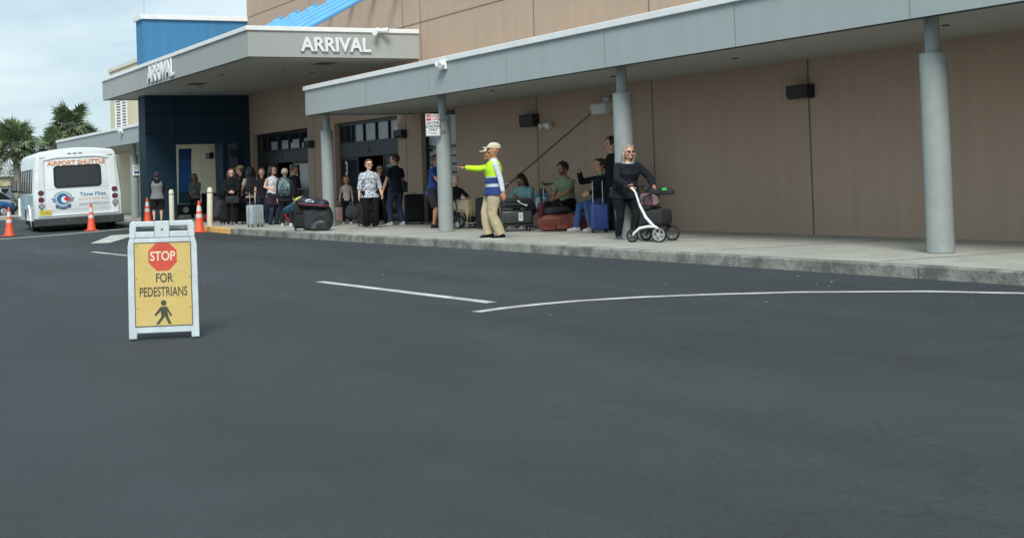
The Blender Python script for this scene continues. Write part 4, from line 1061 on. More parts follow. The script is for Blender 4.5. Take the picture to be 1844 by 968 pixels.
def person(label, x, y, az, H, z=.15, wide=1., woman=False, child=1.0, sk=None, pel=.53, pelo=(0, 0), lean=2, side=0, twist=0, hyaw=0, hpitch=0,
           foot=None, fyaw=(8, -8), hands=None, elbow=None, palm=None, knee=None, top=None, jacket=None, pants=None, shoes=(25, 25, 28), sole=(200, 200, 200), hair=None, hat=None,
           glasses=None, head_s=1.0, curl=35, point=None, group='people waiting at the arrivals kerb'):
    """local frame: x right, y forward, z up. Fractions of H unless stated. az = direction faced (deg, 0 = +X)."""
    P = thing('person', label, 'person', (x, y, z), R(az-90), group); wide *= 1.07
    mn = math.sqrt(1.)
    pv = V((pelo[0], pelo[1], pel))*H
    up = V((math.sin(R(side)), math.sin(R(lean)), math.cos(R(lean))*math.cos(R(side)))).normalized()
    tw = R(twist); sx = V((math.cos(tw), math.sin(tw), 0)); sx = (sx-up*sx.dot(up)).normalized(); fw = up.cross(sx)
    def sp(fr): return pv+up*(fr-.53)*H if fr >= .53 else pv+(up*.35+V((0, 0, .65))).normalized()*(fr-.53)*H
    w = wide; shw = .106*w**.5*(.93 if woman else 1)
    SH = [sp(.792)+sx*s*shw*H for s in (-1, 1)]        # left, right joints (local -x is the person's left)
    HP = [pv+V((s*.052*w*H, 0, -.02*H)) for s in (-1, 1)]
    foot = foot or [(-.07, .0), (.07, .01)]
    AN = [V((f[0]*H, f[1]*H, (f[2] if len(f) > 2 else 0)*H+.045*H)) for f in foot]
    knee = knee or [(-.1, 1, 0), (.1, 1, 0)]
    KN = []
    for i in (0, 1):
        k, a = ik(HP[i], AN[i], .247*H, .24*H, knee[i]); KN.append(k); AN[i] = a
    hands = hands or [None, None]; elbow = elbow or [(-.4, -1, -.1), (.4, -1, -.1)]
    HD = []; EL = []
    for i, s in ((0, -1), (1, 1)):
        t = V(hands[i])*H if hands[i] is not None else SH[i]+V((s*.035, .035, -.305))*H
        e, h = ik(SH[i], t, .165*H, .145*H, elbow[i]); EL.append(e); HD.append(h)
    nk = sp(.845); hy, hp = R(hyaw)+tw*.5, R(hpitch)
    Hm = Matrix.Rotation(hy, 3, 'Z') @ Matrix.Rotation(hp, 3, 'X')
    HH = .141*H*head_s*(1+.25*(child-1)*0)
    hb = nk+(up+fw*.15).normalized()*.030*H     # base of skull / chin level
    def hd(px, py, pz): return hb+Hm @ (V((px, py, pz))*HH)
    hz = Hm @ V((0, 0, 1)); hx = Hm @ V((1, 0, 0))
    # ------------------------------------------------ body
    b = MB()
    b.loft([(sp(.455), .070*H*w, .055*H*w), (sp(.50), .086*H*w, .062*H*w), (sp(.56), .080*H*w, .056*H*w), (sp(.61), .070*H*w, .050*H*w), (sp(.68), .078*H*w, .055*H*w), (sp(.74), .087*H*w, .060*H*w), (sp(.79), .092*H*w**.5, .050*H), (sp(.812), .075*H, .042*H), (sp(.835), .045*H, .034*H)], sx, 20, rounded=(.4, .3))
    b.loft([(sp(.80), .045*H, .036*H), (nk, .029*H, .029*H), (hd(0, -.08, .25), .028*H, .030*H)], sx, 14)
    for i in (0, 1):
        b.loft([(HP[i]+V((0, 0, .02*H)), .05*H*w, .055*H*w), (HP[i].lerp(KN[i], .35), .044*H*w**.6, .048*H*w**.6), (HP[i].lerp(KN[i], .8), .034*H, .037*H), (KN[i], .031*H, .034*H), (KN[i].lerp(AN[i], .3), .030*H*w**.5, .034*H*w**.5), (KN[i].lerp(AN[i], .75), .020*H, .022*H), (AN[i], .018*H, .021*H)], (1, 0, 0), 14, rounded=(.5, .3))
        b.ball(KN[i], .033*H, 12, 8)
        b.ball(SH[i]-up*.008*H-sx*(-1, 1)[i]*.008*H, (.025*H, .025*H, .026*H), 12, 8)
        b.tube([SH[i], SH[i].lerp(EL[i], .5), EL[i]], [.0255*H, .0255*H*w**.3, .021*H], 12); b.ball(EL[i], .0225*H, 12, 8)
        b.tube([EL[i], EL[i].lerp(HD[i], .3), HD[i]], [.0225*H, .0235*H, .0155*H], 12)
        # foot core
        # hand
        s = (-1, 1)[i]; d = (HD[i]-EL[i]).normalized()
        pn_ = V(palm[i]) if palm and palm[i] else V((-s, .15, 0))       # palm faces the thigh
        pn_ = (pn_-d*pn_.dot(d)).normalized(); side_ = d.cross(pn_).normalized()
        th = side_ if side_.dot(V((0, 1, .3))) > 0 else -side_           # thumb side
        h0 = HD[i]
        b.loft([(h0-d*.01*H, .016*H, .013*H), (h0+d*.02*H, .021*H, .011*H), (h0+d*.052*H, .024*H, .0095*H)], th, 12, rounded=(.2, .6))
        cu_ = curl if not isinstance(curl, (list, tuple)) else curl[i]
        for j, (o, L_) in enumerate(((.0185, .041), (.0065, .046), (-.0055, .042), (-.0175, .033))):
            cc = cu_*(1+.12*j)
            if point == i and j == 0: cc = 3
            p = h0+d*.048*H+th*o*H; dd = d; pts = [p-d*.015*H]; pts.append(p)
            for q in range(3):
                a_ = R(cc*(.5+q*.35)); dd = (d*math.cos(R(cc*(.4+.55*q)))+pn_*math.sin(R(cc*(.4+.55*q))))
                p = p+dd*L_*H*(.45, .32, .25)[q]; pts.append(p)
            b.tube(pts, [.0062*H, .0060*H, .0056*H, .0050*H, .0040*H], 8)
        p = h0+th*.016*H+d*.008*H; q = p+(d*.6+th*.75+pn_*.3).normalized()*.024*H; r_ = q+(d*.9+th*.15+pn_*.45).normalized()*.022*H
        b.tube([p-th*.008*H, q, r_], [.0085*H, .0068*H, .005*H], 8)
    # head
    prof = [(.02, .16, .15, .16), (.10, .25, .24, .13), (.22, .31, .34, .07), (.38, .355, .41, .02), (.52, .375, .455, -.02), (.68, .385, .475, -.045), (.82, .345, .43, -.055), (.93, .24, .31, -.055), (.985, .12, .17, -.05)]
    b.loft([(hd(0, yy, zz), rx*HH, ry*HH) for zz, rx, ry, yy in prof], hx, 22, rounded=(.3, .2))
    b.loft([(hd(0, .42, .60), .035*HH, .05*HH), (hd(0, .475, .48), .05*HH, .06*HH), (hd(0, .52, .40), .075*HH, .06*HH), (hd(0, .46, .355), .06*HH, .04*HH)], hx, 10, rounded=(.3, .3))
    b.ball(hd(0, .43, .24), (.13*HH, .07*HH, .05*HH), 12, 8); b.ball(hd(0, .38, .09), (.12*HH, .1*HH, .08*HH), 12, 8)
    b.ball(hd(0, .40, .61), (.27*HH, .07*HH, .05*HH), 12, 8)
    for s in (-1, 1):
        b.ball(hd(s*.385, -.06, .46), (.045*HH, .09*HH, .13*HH), 10, 8); b.ball(hd(s*.2, .36, .38), (.12*HH, .1*HH, .1*HH), 10, 8)
    Hi = Hm.transposed()
    def post(me):
        for p in me.polygons:
            q = Hi @ (V(p.center)-hb)/HH
            if q.y > .3 and -.1 < q.z < 1:
                if .10 < abs(q.x) < .21 and .487 < q.z < .522: p.material_index = 1
                elif .10 < abs(q.x) < .24 and .607 < q.z < .628: p.material_index = 3
                elif abs(q.x) < .13 and .215 < q.z < .27 and q.y > .38: p.material_index = 2
    hcol = hair[0] if hair else (60, 45, 35)
    voxel(b, 'body', [sk or skin('light', 205, 160, 135), M_eye, M_lip, hairm(*hcol)], P, .0072 if H > 1.4 else .006, 2, post)
    # ------------------------------------------------ garments
    def torso(g, hem, add, flare=1., neck=.83, outer=False):
        secs = [(hem, .100*w*flare+.006, .080*w*flare+.004), (.53, .096*w+.003, .072*w+.003), (.61, (.080 if not woman else .074)*w, .057*w), (.68, .085*w, .060*w), (.74, .094*w, .066*w), (.785, .102*w**.5, .058), (.808, .092*w**.5, .050), (.826, .066, .042), (neck+.012, .040, .036)]
        secs = [q for q in secs if q[0] == hem or q[0] > hem+.02]
        g.loft([(sp(f), rx*H+add, ry*H+add) for f, rx, ry in secs], sx, 24)
        if woman and wide > .9 and (outer or not jacket):
            for s in (-1, 1): g.ball(sp(.725)+sx*s*.040*H+fw*.034*H*w, (.040*H+add*.5, .034*H+add*.5, .042*H), 14, 10)
        if w > 1.08: g.ball(sp(.60)+fw*.03*H*w, (.072*H*w+add, .045*H*w+add, .07*H+add), 14, 10)
    def sleeve(g, i, kind, add, cuff=None):
        A, E, W = SH[i], EL[i], HD[i]
        g.ball(A-up*.006*H-sx*(-1, 1)[i]*.006*H, .031*H*w**.3+add, 14, 10)
        if kind == 'short':
            e = A.lerp(E, .68); g.tube([A-(E-A).normalized()*.02*H, A.lerp(E, .3), e], [.030*H+add, .033*H+add, .035*H+add], 14)
        elif kind == 'long':
            e = E.lerp(W, .97); g.tube([A, A.lerp(E, .5), E], [.030*H+add, .029*H+add, .026*H+add], 14); g.ball(E, .0265*H+add, 12, 8)
            g.tube([E, E.lerp(W, .5), e], [.027*H+add, .024*H+add, .020*H+add], 14)
        elif kind == '3/4':
            e = E.lerp(W, .45); g.tube([A, A.lerp(E, .5), E], [.035*H+add, .032*H+add, .029*H+add], 14); g.ball(E, .029*H+add, 12, 8); g.tube([E, e], [.029*H+add, .029*H+add], 14)
    def garment(spec, nm, base):
        m = spec['m']; g = MB(); add = base+spec.get('add', 0)
        torso(g, spec.get('hem', .47), add, spec.get('flare', 1.), spec.get('neck', .832), spec is jacket)
        sl = spec.get('sleeve', 'short'); sl = (sl, sl) if isinstance(sl, str) else sl
        sm = spec.get('sm'); 
        for i in (0, 1):
            if sl[i] in (None, 'none'): continue
            if sm and sm[i]:
                q = MB(); sleeve(q, i, sl[i], add-.002); voxel(q, 'sleeve', sm[i], P, .0095, 3)
            else: sleeve(g, i, sl[i], add)
        if spec.get('hood'):
            g.loft([(nk+fw*.02*H, .05*H, .03*H), (nk-fw*.045*H+up*.01*H, .075*H, .03*H), (nk-fw*.06*H-up*.05*H, .05*H, .02*H)], sx, 14, rounded=(.5, .6))
        if spec.get('collar'):
            g.tube([nk+up*.004*H+sx*(.038*H*math.cos(a))+fw*(.036*H*math.sin(a)) for a in [k*math.pi/6 for k in range(12)]], .009*H, 6, closed=True)
        return voxel(g, nm, m, P, .0095, 9)
    if top: garment(top, top.get('name', 'shirt'), .006)
    if jacket:
        garment(jacket, jacket.get('name', 'jacket'), .016)
    if pants:
        g = MB(); add = .007; ln = pants.get('len', 1.); fl = pants.get('flare', 1.); k_ = pants.get('slim', 1.)
        g.loft([(sp(.445), .070*H*w, .058*H*w), (sp(.475), .088*H*w+add, .068*H*w+add), (sp(.52), .090*H*w+add, .066*H*w+add), (sp(.57), .082*H*w+add, .059*H*w+add)], sx, 22, rounded=(.4, 0))
        for i in (0, 1):
            a, k, n_ = HP[i]+V((0, 0, .03*H)), KN[i], AN[i]
            if ln < .99:
                e = HP[i].lerp(k, ln*1.0) if ln <= .6 else k.lerp(n_, (ln-.6)/.4*.6)
                pts = [(a, .05*H*w+add, .058*H*w+add), (HP[i].lerp(k, .4), .052*H*w+add, .056*H*w+add), (HP[i].lerp(k, .96), .05*H*w+add, .053*H*w+add)]
            else:
                pts = [(a, .05*H*w+add, .058*H*w+add), (HP[i].lerp(k, .4), (.049*H*w)*k_+add, (.054*H*w)*k_+add), (HP[i].lerp(k, .85), .041*H*k_+add, .044*H*k_+add), (k.lerp(n_, .08), .038*H*k_+add, .041*H*k_+add), (k.lerp(n_, .45), .035*H*k_*fl+add, .038*H*k_*fl+add), (k.lerp(n_, .98), .029*H*k_*fl+add, .034*H*k_*fl+add)]
                g.ball(k, .039*H*k_+add, 14, 8)
            g.loft(pts, (1, 0, 0), 16, rounded=(.3, 0))
        voxel(g, 'trousers' if ln > .99 else 'shorts', pants['m'], P, .0095, 4)
        if pants.get('belt'):
            mb = MB(); mb.tube([sp(.55)+sx*((.084*H*w+.014)*math.cos(t))+fw*((.060*H*w+.014)*math.sin(t)) for t in [k*math.pi/10 for k in range(20)]], .012, 6, closed=True); mb.build('belt', M_black, P, 60)
    # shoes
    for i in (0, 1):
        a = AN[i]; fa = R(fyaw[i]); fd = V((-math.sin(fa), math.cos(fa), 0)); g = MB(); zt = a.z-.045*H
        sdv = V((fd.y, -fd.x, 0))
        def fp(t, h): return V((a.x, a.y, zt))+fd*t*H+V((0, 0, h*H))
        g.loft([(fp(-.036, .024), .017*H, .023*H), (fp(-.02, .026), .022*H, .026*H), (fp(.02, .024), .023*H, .024*H), (fp(.065, .018), .028*H, .018*H), (fp(.098, .014), .022*H, .0135*H)], sdv, 14, rounded=(.5, .8))
        g.tube([fp(-.005, .02), fp(-.008, .055)], [.022*H, .023*H], 12)
        so_ = voxel(g, 'shoe', cloth(*shoes), P, .0075, 2)
        q = MB(); q.loft([(fp(-.045, .006), .02*H, .007*H), (fp(-.01, .006), .024*H, .007*H), (fp(.06, .006), .03*H, .007*H), (fp(.105, .006), .02*H, .007*H)], sdv, 14, rounded=(.5, .8), power=3)
        q.build('sole', cloth(*sole), so_, 60)
    # hair
    if hair:
        hcol, style = hair[:2]; m = hairm(*hcol); g = MB()
        if style != 'bald':
            g.ball(hd(0, -.10, .60), (.44*HH, .47*HH, .465*HH), 20, 14, M=(Hm.to_4x4()))
        if style in ('long', 'curly', 'bob', 'wavy'):
            ln_ = {'long': 1.0, 'curly': .75, 'bob': .35, 'wavy': .85}[style]; fat = {'curly': 1.45}.get(style, 1.)
            for s in (-1, 1):
                p0 = hd(s*.34, -.02, .72); p1 = hd(s*.46*fat**.5, -.04, .3); p2 = nk+sx*s*.050*H*fat**.5-fw*.012*H; p3 = sp(.845-.12*ln_)+sx*s*.062*H+fw*.012*H*w
                pts = [(p0, .10*HH*fat, .20*HH), (p1, .10*HH*fat, .24*HH), (p2, .16*HH*fat, .26*HH)]
                if ln_ > .5: pts.append((p3, .16*HH*fat, .16*HH))
                g.loft(pts, hx, 12, rounded=(.3, .8))
            g.loft([(hd(0, -.3, .7), .34*HH, .2*HH), (hd(0, -.38, .25), .38*HH*fat, .2*HH*fat), (nk-fw*.04*H, .40*HH*fat, .16*HH*fat), (sp(.845-.15*ln_)-fw*.065*H*w, .34*HH*fat, .1*HH)], hx, 16, rounded=(.3, .6))
            g.loft([(hd(-.3, .28, .84), .1*HH, .07*HH), (hd(0, .26, .95), .12*HH, .08*HH), (hd(.3, .28, .84), .1*HH, .07*HH)], (0, 0, 1), 10, rounded=(.5, .5))
            if fat > 1.2:
                rn = random.Random(int(x*100))
                for k in range(46):
                    a = rn.uniform(0, 6.28); e = rn.uniform(-.9, 1.5); q = V((math.cos(a)*math.cos(e)*.5, math.sin(a)*math.cos(e)*.5-.12, .55+math.sin(e)*.48))
                    if q.y > .22 and q.z < .85: continue
                    g.ball(hd(*q), .13*HH, 8, 6)
        if style == 'short':
            g.loft([(hd(-.28, .22, .86), .12*HH, .09*HH), (hd(0, .30, .93), .13*HH, .1*HH), (hd(.28, .22, .86), .12*HH, .09*HH)], (0, 0, 1), 10, rounded=(.5, .5))
        if style == 'tousled':
            rn = random.Random(4)
            for k in range(40):
                a = rn.uniform(0, 6.28); e = rn.uniform(.35, 1.5); q = V((math.cos(a)*math.cos(e)*.42, math.sin(a)*math.cos(e)*.44-.06, .6+math.sin(e)*.45)); g.ball(hd(*q), .10*HH, 8, 6)
        if style == 'bun': g.ball(hd(0, -.55, .85), .17*HH, 12, 8)
        if g.v: voxel(g, 'hair', m, P, .0075, 1)
        if len(hair) > 2:      # beard
            g = MB(); g.loft([(hd(-.33, .05, .40), .05*HH, .09*HH), (hd(-.26, .24, .16), .07*HH, .1*HH), (hd(0, .38, .07), .09*HH, .1*HH), (hd(.26, .24, .16), .07*HH, .1*HH), (hd(.33, .05, .40), .05*HH, .09*HH)], (0, 0, 1), 10, rounded=(.3, .3))
            voxel(g, 'beard', m, P, .006, 1)
    if hat:
        hm_ = hat[0]; g = MB()
        q = Matrix.Diagonal((1, 1, 1)).to_4x4()
        rings = []
        for zz, rx, ry in ((.64, .435, .52), (.78, .44, .52), (.92, .38, .45), (1.04, .24, .29), (1.085, .06, .07)):
            rings.append([hd(rx*math.cos(2*math.pi*k/22), -.04+ry*math.sin(2*math.pi*k/22), zz) for k in range(22)])
        g.rings(rings); hc = g.build('cap', hm_, P, 60)
        g = MB(); A = []; 
        for yy, ww in ((.36, .36), (.58, .36), (.74, .26), (.82, .12)):
            for sgn in (0,): A.append([hd(-ww, yy, .68-.06*(yy-.36)), hd(0, yy+.03, .73-.08*(yy-.36)), hd(ww, yy, .68-.06*(yy-.36)), hd(ww, yy, .65-.06*(yy-.36)), hd(0, yy+.03, .70-.08*(yy-.36)), hd(-ww, yy, .65-.06*(yy-.36))])
        g.rings(A); g.build('cap_peak', hat[1] if len(hat) > 1 else hm_, hc, 60)
    if glasses:
        mb = MB()
        for s in (-1, 1):
            if glasses == 'sun': mb.ball(hd(s*.17, .475, .51), (.125*HH, .03*HH, .075*HH), 12, 8, M=Hm.to_4x4())
            else: mb.tube([hd(s*.165+.1*math.cos(t), .495, .51+.07*math.sin(t)) for t in [k*math.pi/6 for k in range(12)]], .016*HH, 5, closed=True)
            mb.tube([hd(s*.27, .47, .53), hd(s*.385, .0, .53)], .016*HH, 5)
        mb.tube([hd(-.06, .5, .53), hd(.06, .5, .53)], .014*HH, 5)
        mb.build('sunglasses' if glasses == 'sun' else 'glasses', M_lens, P, 60)
    P['_hl'] = 0; del P['_hl']
    P_info = dict(P=P, SH=SH, EL=EL, HD=HD, HP=HP, KN=KN, AN=AN, sp=sp, sx=sx, fw=fw, up=up, nk=nk, H=H, M=T(x, y, z) @ RZ(az-90))
    return P_info
def strap(info, pts, name, label, cat, m, r=.014, extra=None):
    pass

S_l = skin('light', 205, 160, 135); S_p = skin('pale', 215, 175, 155); S_t = skin('tanned', 185, 130, 100); S_m = skin('olive', 165, 120, 92)
TOWARD = -113

# 1 man in grey vest and cap, back to camera
i_cap = person('man in a grey vest and navy cap standing with his back turned by the tower', 12.43, 44.0, 72, 1.75, z=.13, sk=S_l, wide=1.18,
       top=dict(m=cloth(28, 30, 34), sleeve='long', hem=.46, hood=True), jacket=dict(m=cloth(120, 122, 122), sleeve='none', hem=.475, name='vest', neck=.80), pants=dict(m=cloth(35, 36, 38), len=.6),
       hands=[(-.1, .13, .50), (.1, .13, .50)], elbow=[(-1, -.6, 0), (1, -.6, 0)], shoes=(20, 20, 22), sole=(30, 30, 30), hair=((70, 55, 45), 'short'), hat=(cloth(40, 52, 75),))
# 2 woman in the archway
person('long haired woman in a grey top and black leggings standing in the tower doorway', 14.92, 47.5, -125, 1.68, woman=True, wide=1.08, sk=S_l, hyaw=-15, hpitch=-15,
       top=dict(m=cloth(125, 128, 128), sleeve='long', hem=.45, add=.01), pants=dict(m=cloth(22, 22, 25), slim=.85), hands=[(-.05, .16, .60), (.06, .15, .56)], hair=((120, 88, 62), 'long'), glasses='sun')
# 3 red haired woman in black
person('red haired woman in a black hooded jacket and black trousers, hands joined at her waist', 12.85, 37.25, -108, 1.67, woman=True, wide=1.1, sk=S_p, hyaw=10,
       top=dict(m=cloth(150, 150, 150), sleeve='none', hem=.5), jacket=dict(m=cloth(24, 24, 27), sleeve='long', hem=.45, hood=True, add=.004), pants=dict(m=cloth(18, 19, 22)), shoes=(40, 40, 42), sole=(210, 210, 205),
       hands=[(-.02, .15, .60), (.03, .15, .60)], elbow=[(-1, -.3, -.5), (1, -.3, -.5)], hair=((112, 62, 50), 'bob'), glasses='spec')
# 4 person with tan cap
person('person in a tan cap, half hidden right of the red haired woman', 14.0, 39.6, 150, 1.80, sk=S_l, top=dict(m=cloth(60, 58, 55), sleeve='long'), pants=dict(m=cloth(30, 32, 38)), hair=((90, 70, 50), 'short'), hat=(cloth(165, 145, 110),))
# 5 curly dark haired person
i_curly = person('dark curly haired woman in a beige top seen from behind', 13.75, 38.0, 85, 1.72, woman=True, sk=S_m, twist=-10, top=dict(m=cloth(170, 162, 145), sleeve='short', hem=.46), pants=dict(m=cloth(30, 30, 34)), hair=((32, 26, 24), 'curly'), hands=[(-.13, .14, .55), None], shoes=(215, 215, 215))
# 6 woman with sunglasses, white vest top
i_sg = person('woman in sunglasses and a white sleeveless top with long dark hair and jeans', 13.36, 35.13, -75, 1.70, woman=True, sk=S_l, hyaw=25, top=dict(m=cloth(212, 214, 218), sleeve='none', hem=.48), pants=dict(m=cloth(44, 56, 74)),
       hands=[(-.02, .16, .60), (.12, .17, .61)], elbow=[(-1, -.4, -.4), (1, -.3, -.6)], hair=((38, 28, 25), 'wavy'), glasses='sun')
# 7/7b heads behind
person('ginger haired person in black half hidden behind the woman in the white sleeveless top', 13.75, 37.0, -110, 1.66, woman=True, sk=S_p, top=dict(m=cloth(40, 40, 44), sleeve='short'), pants=dict(m=cloth(36, 46, 62)), hair=((150, 95, 60), 'short'))
person('brown haired person in dark clothes just behind the wearer of the patterned backpack', 14.6, 36.5, -60, 1.72, sk=S_t, top=dict(m=cloth(52, 50, 52), sleeve='long'), pants=dict(m=cloth(30, 30, 32)), hair=((75, 52, 40), 'short'))
# 8 grey haired person with patterned backpack
i_bp = person('short grey haired person in dark clothes seen from behind, wearing a patterned backpack', 13.36, 34.1, 62, 1.60, sk=S_l, wide=1.05, top=dict(m=cloth(40, 46, 52), sleeve='long', hem=.44, collar=True), pants=dict(m=cloth(30, 32, 36), flare=1.15), hair=((150, 140, 125), 'short'), shoes=(200, 200, 200), sole=(225, 225, 225), foot=[(-.07, .02), (.09, -.02)])
# 9 girl
i_girl = person('girl with long brown hair, white top and black leggings holding a small pink suitcase', 15.1, 33.75, -112, 1.33, woman=True, wide=.86, head_s=1.12, sk=S_l, hyaw=8, top=dict(m=cloth(205, 195, 192), sleeve='none', hem=.5), pants=dict(m=cloth(28, 28, 32), slim=.85), shoes=(205, 205, 205), hair=((120, 82, 55), 'long'),
       hands=[None, (.17, .07, .44)])
# 10 floral woman
M_floral = pattern_mat('floral_print', lin(205, 210, 215), [lin(70, 82, 110), lin(40, 44, 60), lin(130, 145, 165)], 24, .56, .03)
i_fl = person('smiling woman in glasses, patterned white and blue blouse and wide black trousers', 13.9, 29.65, -102, 1.71, woman=True, wide=1.14, sk=S_p, hyaw=6, top=dict(m=M_floral, sleeve='3/4', hem=.455, add=.01, flare=1.12), pants=dict(m=cloth(20, 20, 23), flare=1.35, slim=1.1), hair=((95, 50, 38), 'short'), glasses='spec', hands=[(-.17, .06, .50), (.17, .05, .48)], shoes=(60, 55, 55))
# 11 dark woman behind
person('long dark haired woman in black partly hidden behind the woman in the patterned blouse', 15.3, 31.9, -118, 1.60, woman=True, sk=S_l, top=dict(m=cloth(30, 30, 34), sleeve='long'), pants=dict(m=cloth(24, 24, 28)), hair=((45, 33, 28), 'long'), glasses='spec')
# 12 man in dark polo
i_polo = person('tall man in a navy polo shirt and jeans holding a suitcase handle', 15.3, 30.95, 95, 1.86, sk=S_l, hyaw=45, twist=10, top=dict(m=cloth(30, 35, 44), sleeve='short', hem=.47, collar=True), pants=dict(m=cloth(46, 58, 80)), hair=((50, 38, 32), 'short'), shoes=(190, 190, 190), hands=[(-.22, .0, .50), (.15, .06, .49)], foot=[(-.09, .03), (.08, -.03)])
# 13 man in blue polo pushing chair
i_blue = person('man in a blue polo shirt, dark shorts and sunglasses pushing a wheelchair', 14.9, 28.1, -62, 1.76, sk=S_t, wide=1.12, lean=10, hyaw=-15, top=dict(m=cloth(42, 68, 125), sleeve='short', hem=.45, collar=True), pants=dict(m=cloth(48, 50, 54), len=.6), shoes=(30, 30, 32), sole=(40, 40, 40), hair=((70, 50, 40), 'short'), glasses='sun', hands=[(-.10, .27, .57), (.14, .27, .57)], foot=[(-.06, -.04), (.07, .04)])
# 14 wheelchair passenger
i_wc = person('small white haired person sitting in the wheelchair with a tan blanket over the knees', 15.05, 27.2, -75, 1.52, z=.17, sk=S_p, pel=.335, lean=-6, hpitch=-8, top=dict(m=cloth(36, 38, 44), sleeve='long', hem=.50), pants=dict(m=cloth(60, 58, 56)), hair=((185, 175, 160), 'short'),
       foot=[(-.06, .30, .07), (.06, .30, .07)], hands=[(-.10, .17, .46), (.08, .18, .46)], elbow=[(-1, -.4, -.4), (1, -.4, -.4)])
# 15 hi-vis pair
hv = lin(190, 235, 40); hb_ = lin(30, 55, 115); rf_ = lin(178, 186, 190)
M_hv = band_mat('hi_vis_vest', [(0, hb_), (1.00, rf_), (1.05, hb_), (1.165, rf_), (1.19, hv)], 'Z', 2.0)
M_hvs = band_mat('hi_vis_sleeve', [(0, hv)], 'Z', 2.0)
i_vest = person('man in a yellow and navy high visibility vest over white sleeves and khaki trousers', 12.72, 21.5, 158, 1.80, sk=S_t, wide=1.06, hpitch=4, lean=-1, top=dict(m=cloth(200, 208, 218), sleeve='long', hem=.5, collar=True), jacket=dict(m=M_hv, sleeve='none', hem=.465, flare=1.10, name='safety_vest', neck=.815, add=.012),
       pants=dict(m=cloth(182, 168, 138), flare=1.25, slim=1.12), shoes=(22, 22, 26), sole=(215, 215, 215), hair=((150, 120, 100), 'bald'), hat=(cloth(200, 192, 170),), hands=[(-.15, -.075, .475), (.16, .02, .5)], foot=[(-.06, -.05), (.06, .06)], elbow=[(-.3, -1, 0), (.4, -1, 0)], group='airport staff in high visibility clothing')
i_point = person('staff member in a yellow sleeved high visibility jacket pointing left with one arm', 12.95, 21.95, 160, 1.75, sk=S_t, top=dict(m=cloth(40, 45, 60), sleeve='none', hem=.5), jacket=dict(m=M_hv, sleeve='long', sm=(M_hvs, M_hvs), hem=.47, name='safety_jacket', flare=1.08),
       pants=dict(m=cloth(176, 162, 132), flare=1.15, slim=1.05), shoes=(22, 22, 26), hair=((60, 50, 45), 'short'), hat=(cloth(205, 200, 185),), hands=[(-.08, .315, .79), (.15, .03, .49)], elbow=[(-.5, 0, -1), (.4, -1, 0)], palm=[(0, 0, -1), None], point=0, curl=(75, 35), foot=[(-.04, .05), (.07, .03)], group='airport staff in high visibility clothing')
# 16 seated woman in teal
M_tealp = pattern_mat('teal_print', lin(128, 172, 172), [lin(60, 90, 98)], 24, .66, .03)
i_teal = person('dark haired woman in a pale teal shirt sitting with her head bowed', 16.12, 25.75, -155, 1.74, woman=True, wide=1.22, sk=S_m, pel=.26, lean=16, hpitch=-38, top=dict(m=M_tealp, sleeve='long', hem=.50, add=.01), pants=dict(m=cloth(110, 100, 112)), hair=((34, 25, 24), 'wavy'),
       foot=[(-.09, .25), (.08, .28)], hands=[(-.04, .27, .40), (.06, .27, .39)], elbow=[(-1, -.3, -.6), (1, -.3, -.6)], shoes=(190, 180, 175), group='people sitting against the tan wall')
# 17 seated man in green T-shirt
i_green = person('bearded man in a sage green T-shirt sitting and gripping the red suitcase handle', 16.1, 24.05, -170, 1.88, wide=1.12, sk=S_m, pel=.30, lean=8, hpitch=-14, hyaw=-12, top=dict(m=cloth(128, 142, 118), sleeve='short', hem=.50), pants=dict(m=cloth(26, 27, 30)), hair=((26, 20, 18), 'tousled', True),
       foot=[(-.10, .20), (.10, .28)], hands=[(-.05, .24, .37), (.26, .10, .50)], elbow=[(-1, -.4, -.2), (.3, .3, -1)], group='people sitting against the tan wall')
# 18 seated man in dark jacket
i_jk = person('man in a dark jacket, green shirt and blue jeans sitting with one hand raised', 16.05, 22.68, 172, 1.88, sk=S_l, wide=1.16, pel=.315, lean=4, hpitch=2, top=dict(m=cloth(35, 115, 95), sleeve='none', hem=.52), jacket=dict(m=cloth(26, 28, 33), sleeve='long', hem=.52, neck=.82), pants=dict(m=cloth(68, 98, 145)), hair=((60, 52, 45), 'short'),
       foot=[(-.08, .20), (.14, .27)], hands=[(-.10, .22, .42), (.10, .235, .66)], elbow=[(-1, -.2, -.5), (.8, .1, -1)], shoes=(200, 200, 205), group='people sitting against the tan wall')
# 19 man standing behind the column
person('dark haired person in black standing up behind the column by the rollator, half hidden', 15.93, 22.13, 165, 1.9, z=.15, sk=S_l, top=dict(m=cloth(24, 25, 29), sleeve='long'), pants=dict(m=cloth(28, 28, 32)), hair=((30, 24, 22), 'tousled'))
# 20 woman with rollator
i_rw = person('smiling grey haired woman in sunglasses and a navy jacket leaning on a white rollator', 13.83, 18.85, -100, 1.67, woman=True, wide=1.34, sk=S_l, lean=19, pelo=(0, -.03), hyaw=-2, hpitch=2, top=dict(m=cloth(190, 190, 190), sleeve='none', hem=.52), jacket=dict(m=cloth(30, 34, 42), sleeve='long', hem=.45, add=.006, flare=1.1, neck=.822), pants=dict(m=cloth(24, 26, 32)), hair=((150, 144, 132), 'wavy'), glasses='sun',
       hands=[(-.21, .21, .56), (.09, .24, .57)], elbow=[(-1, -.2, -.5), (1, -.2, -.5)], shoes=(70, 72, 78), sole=(160, 160, 160), foot=[(-.05, .03), (.07, -.08)])
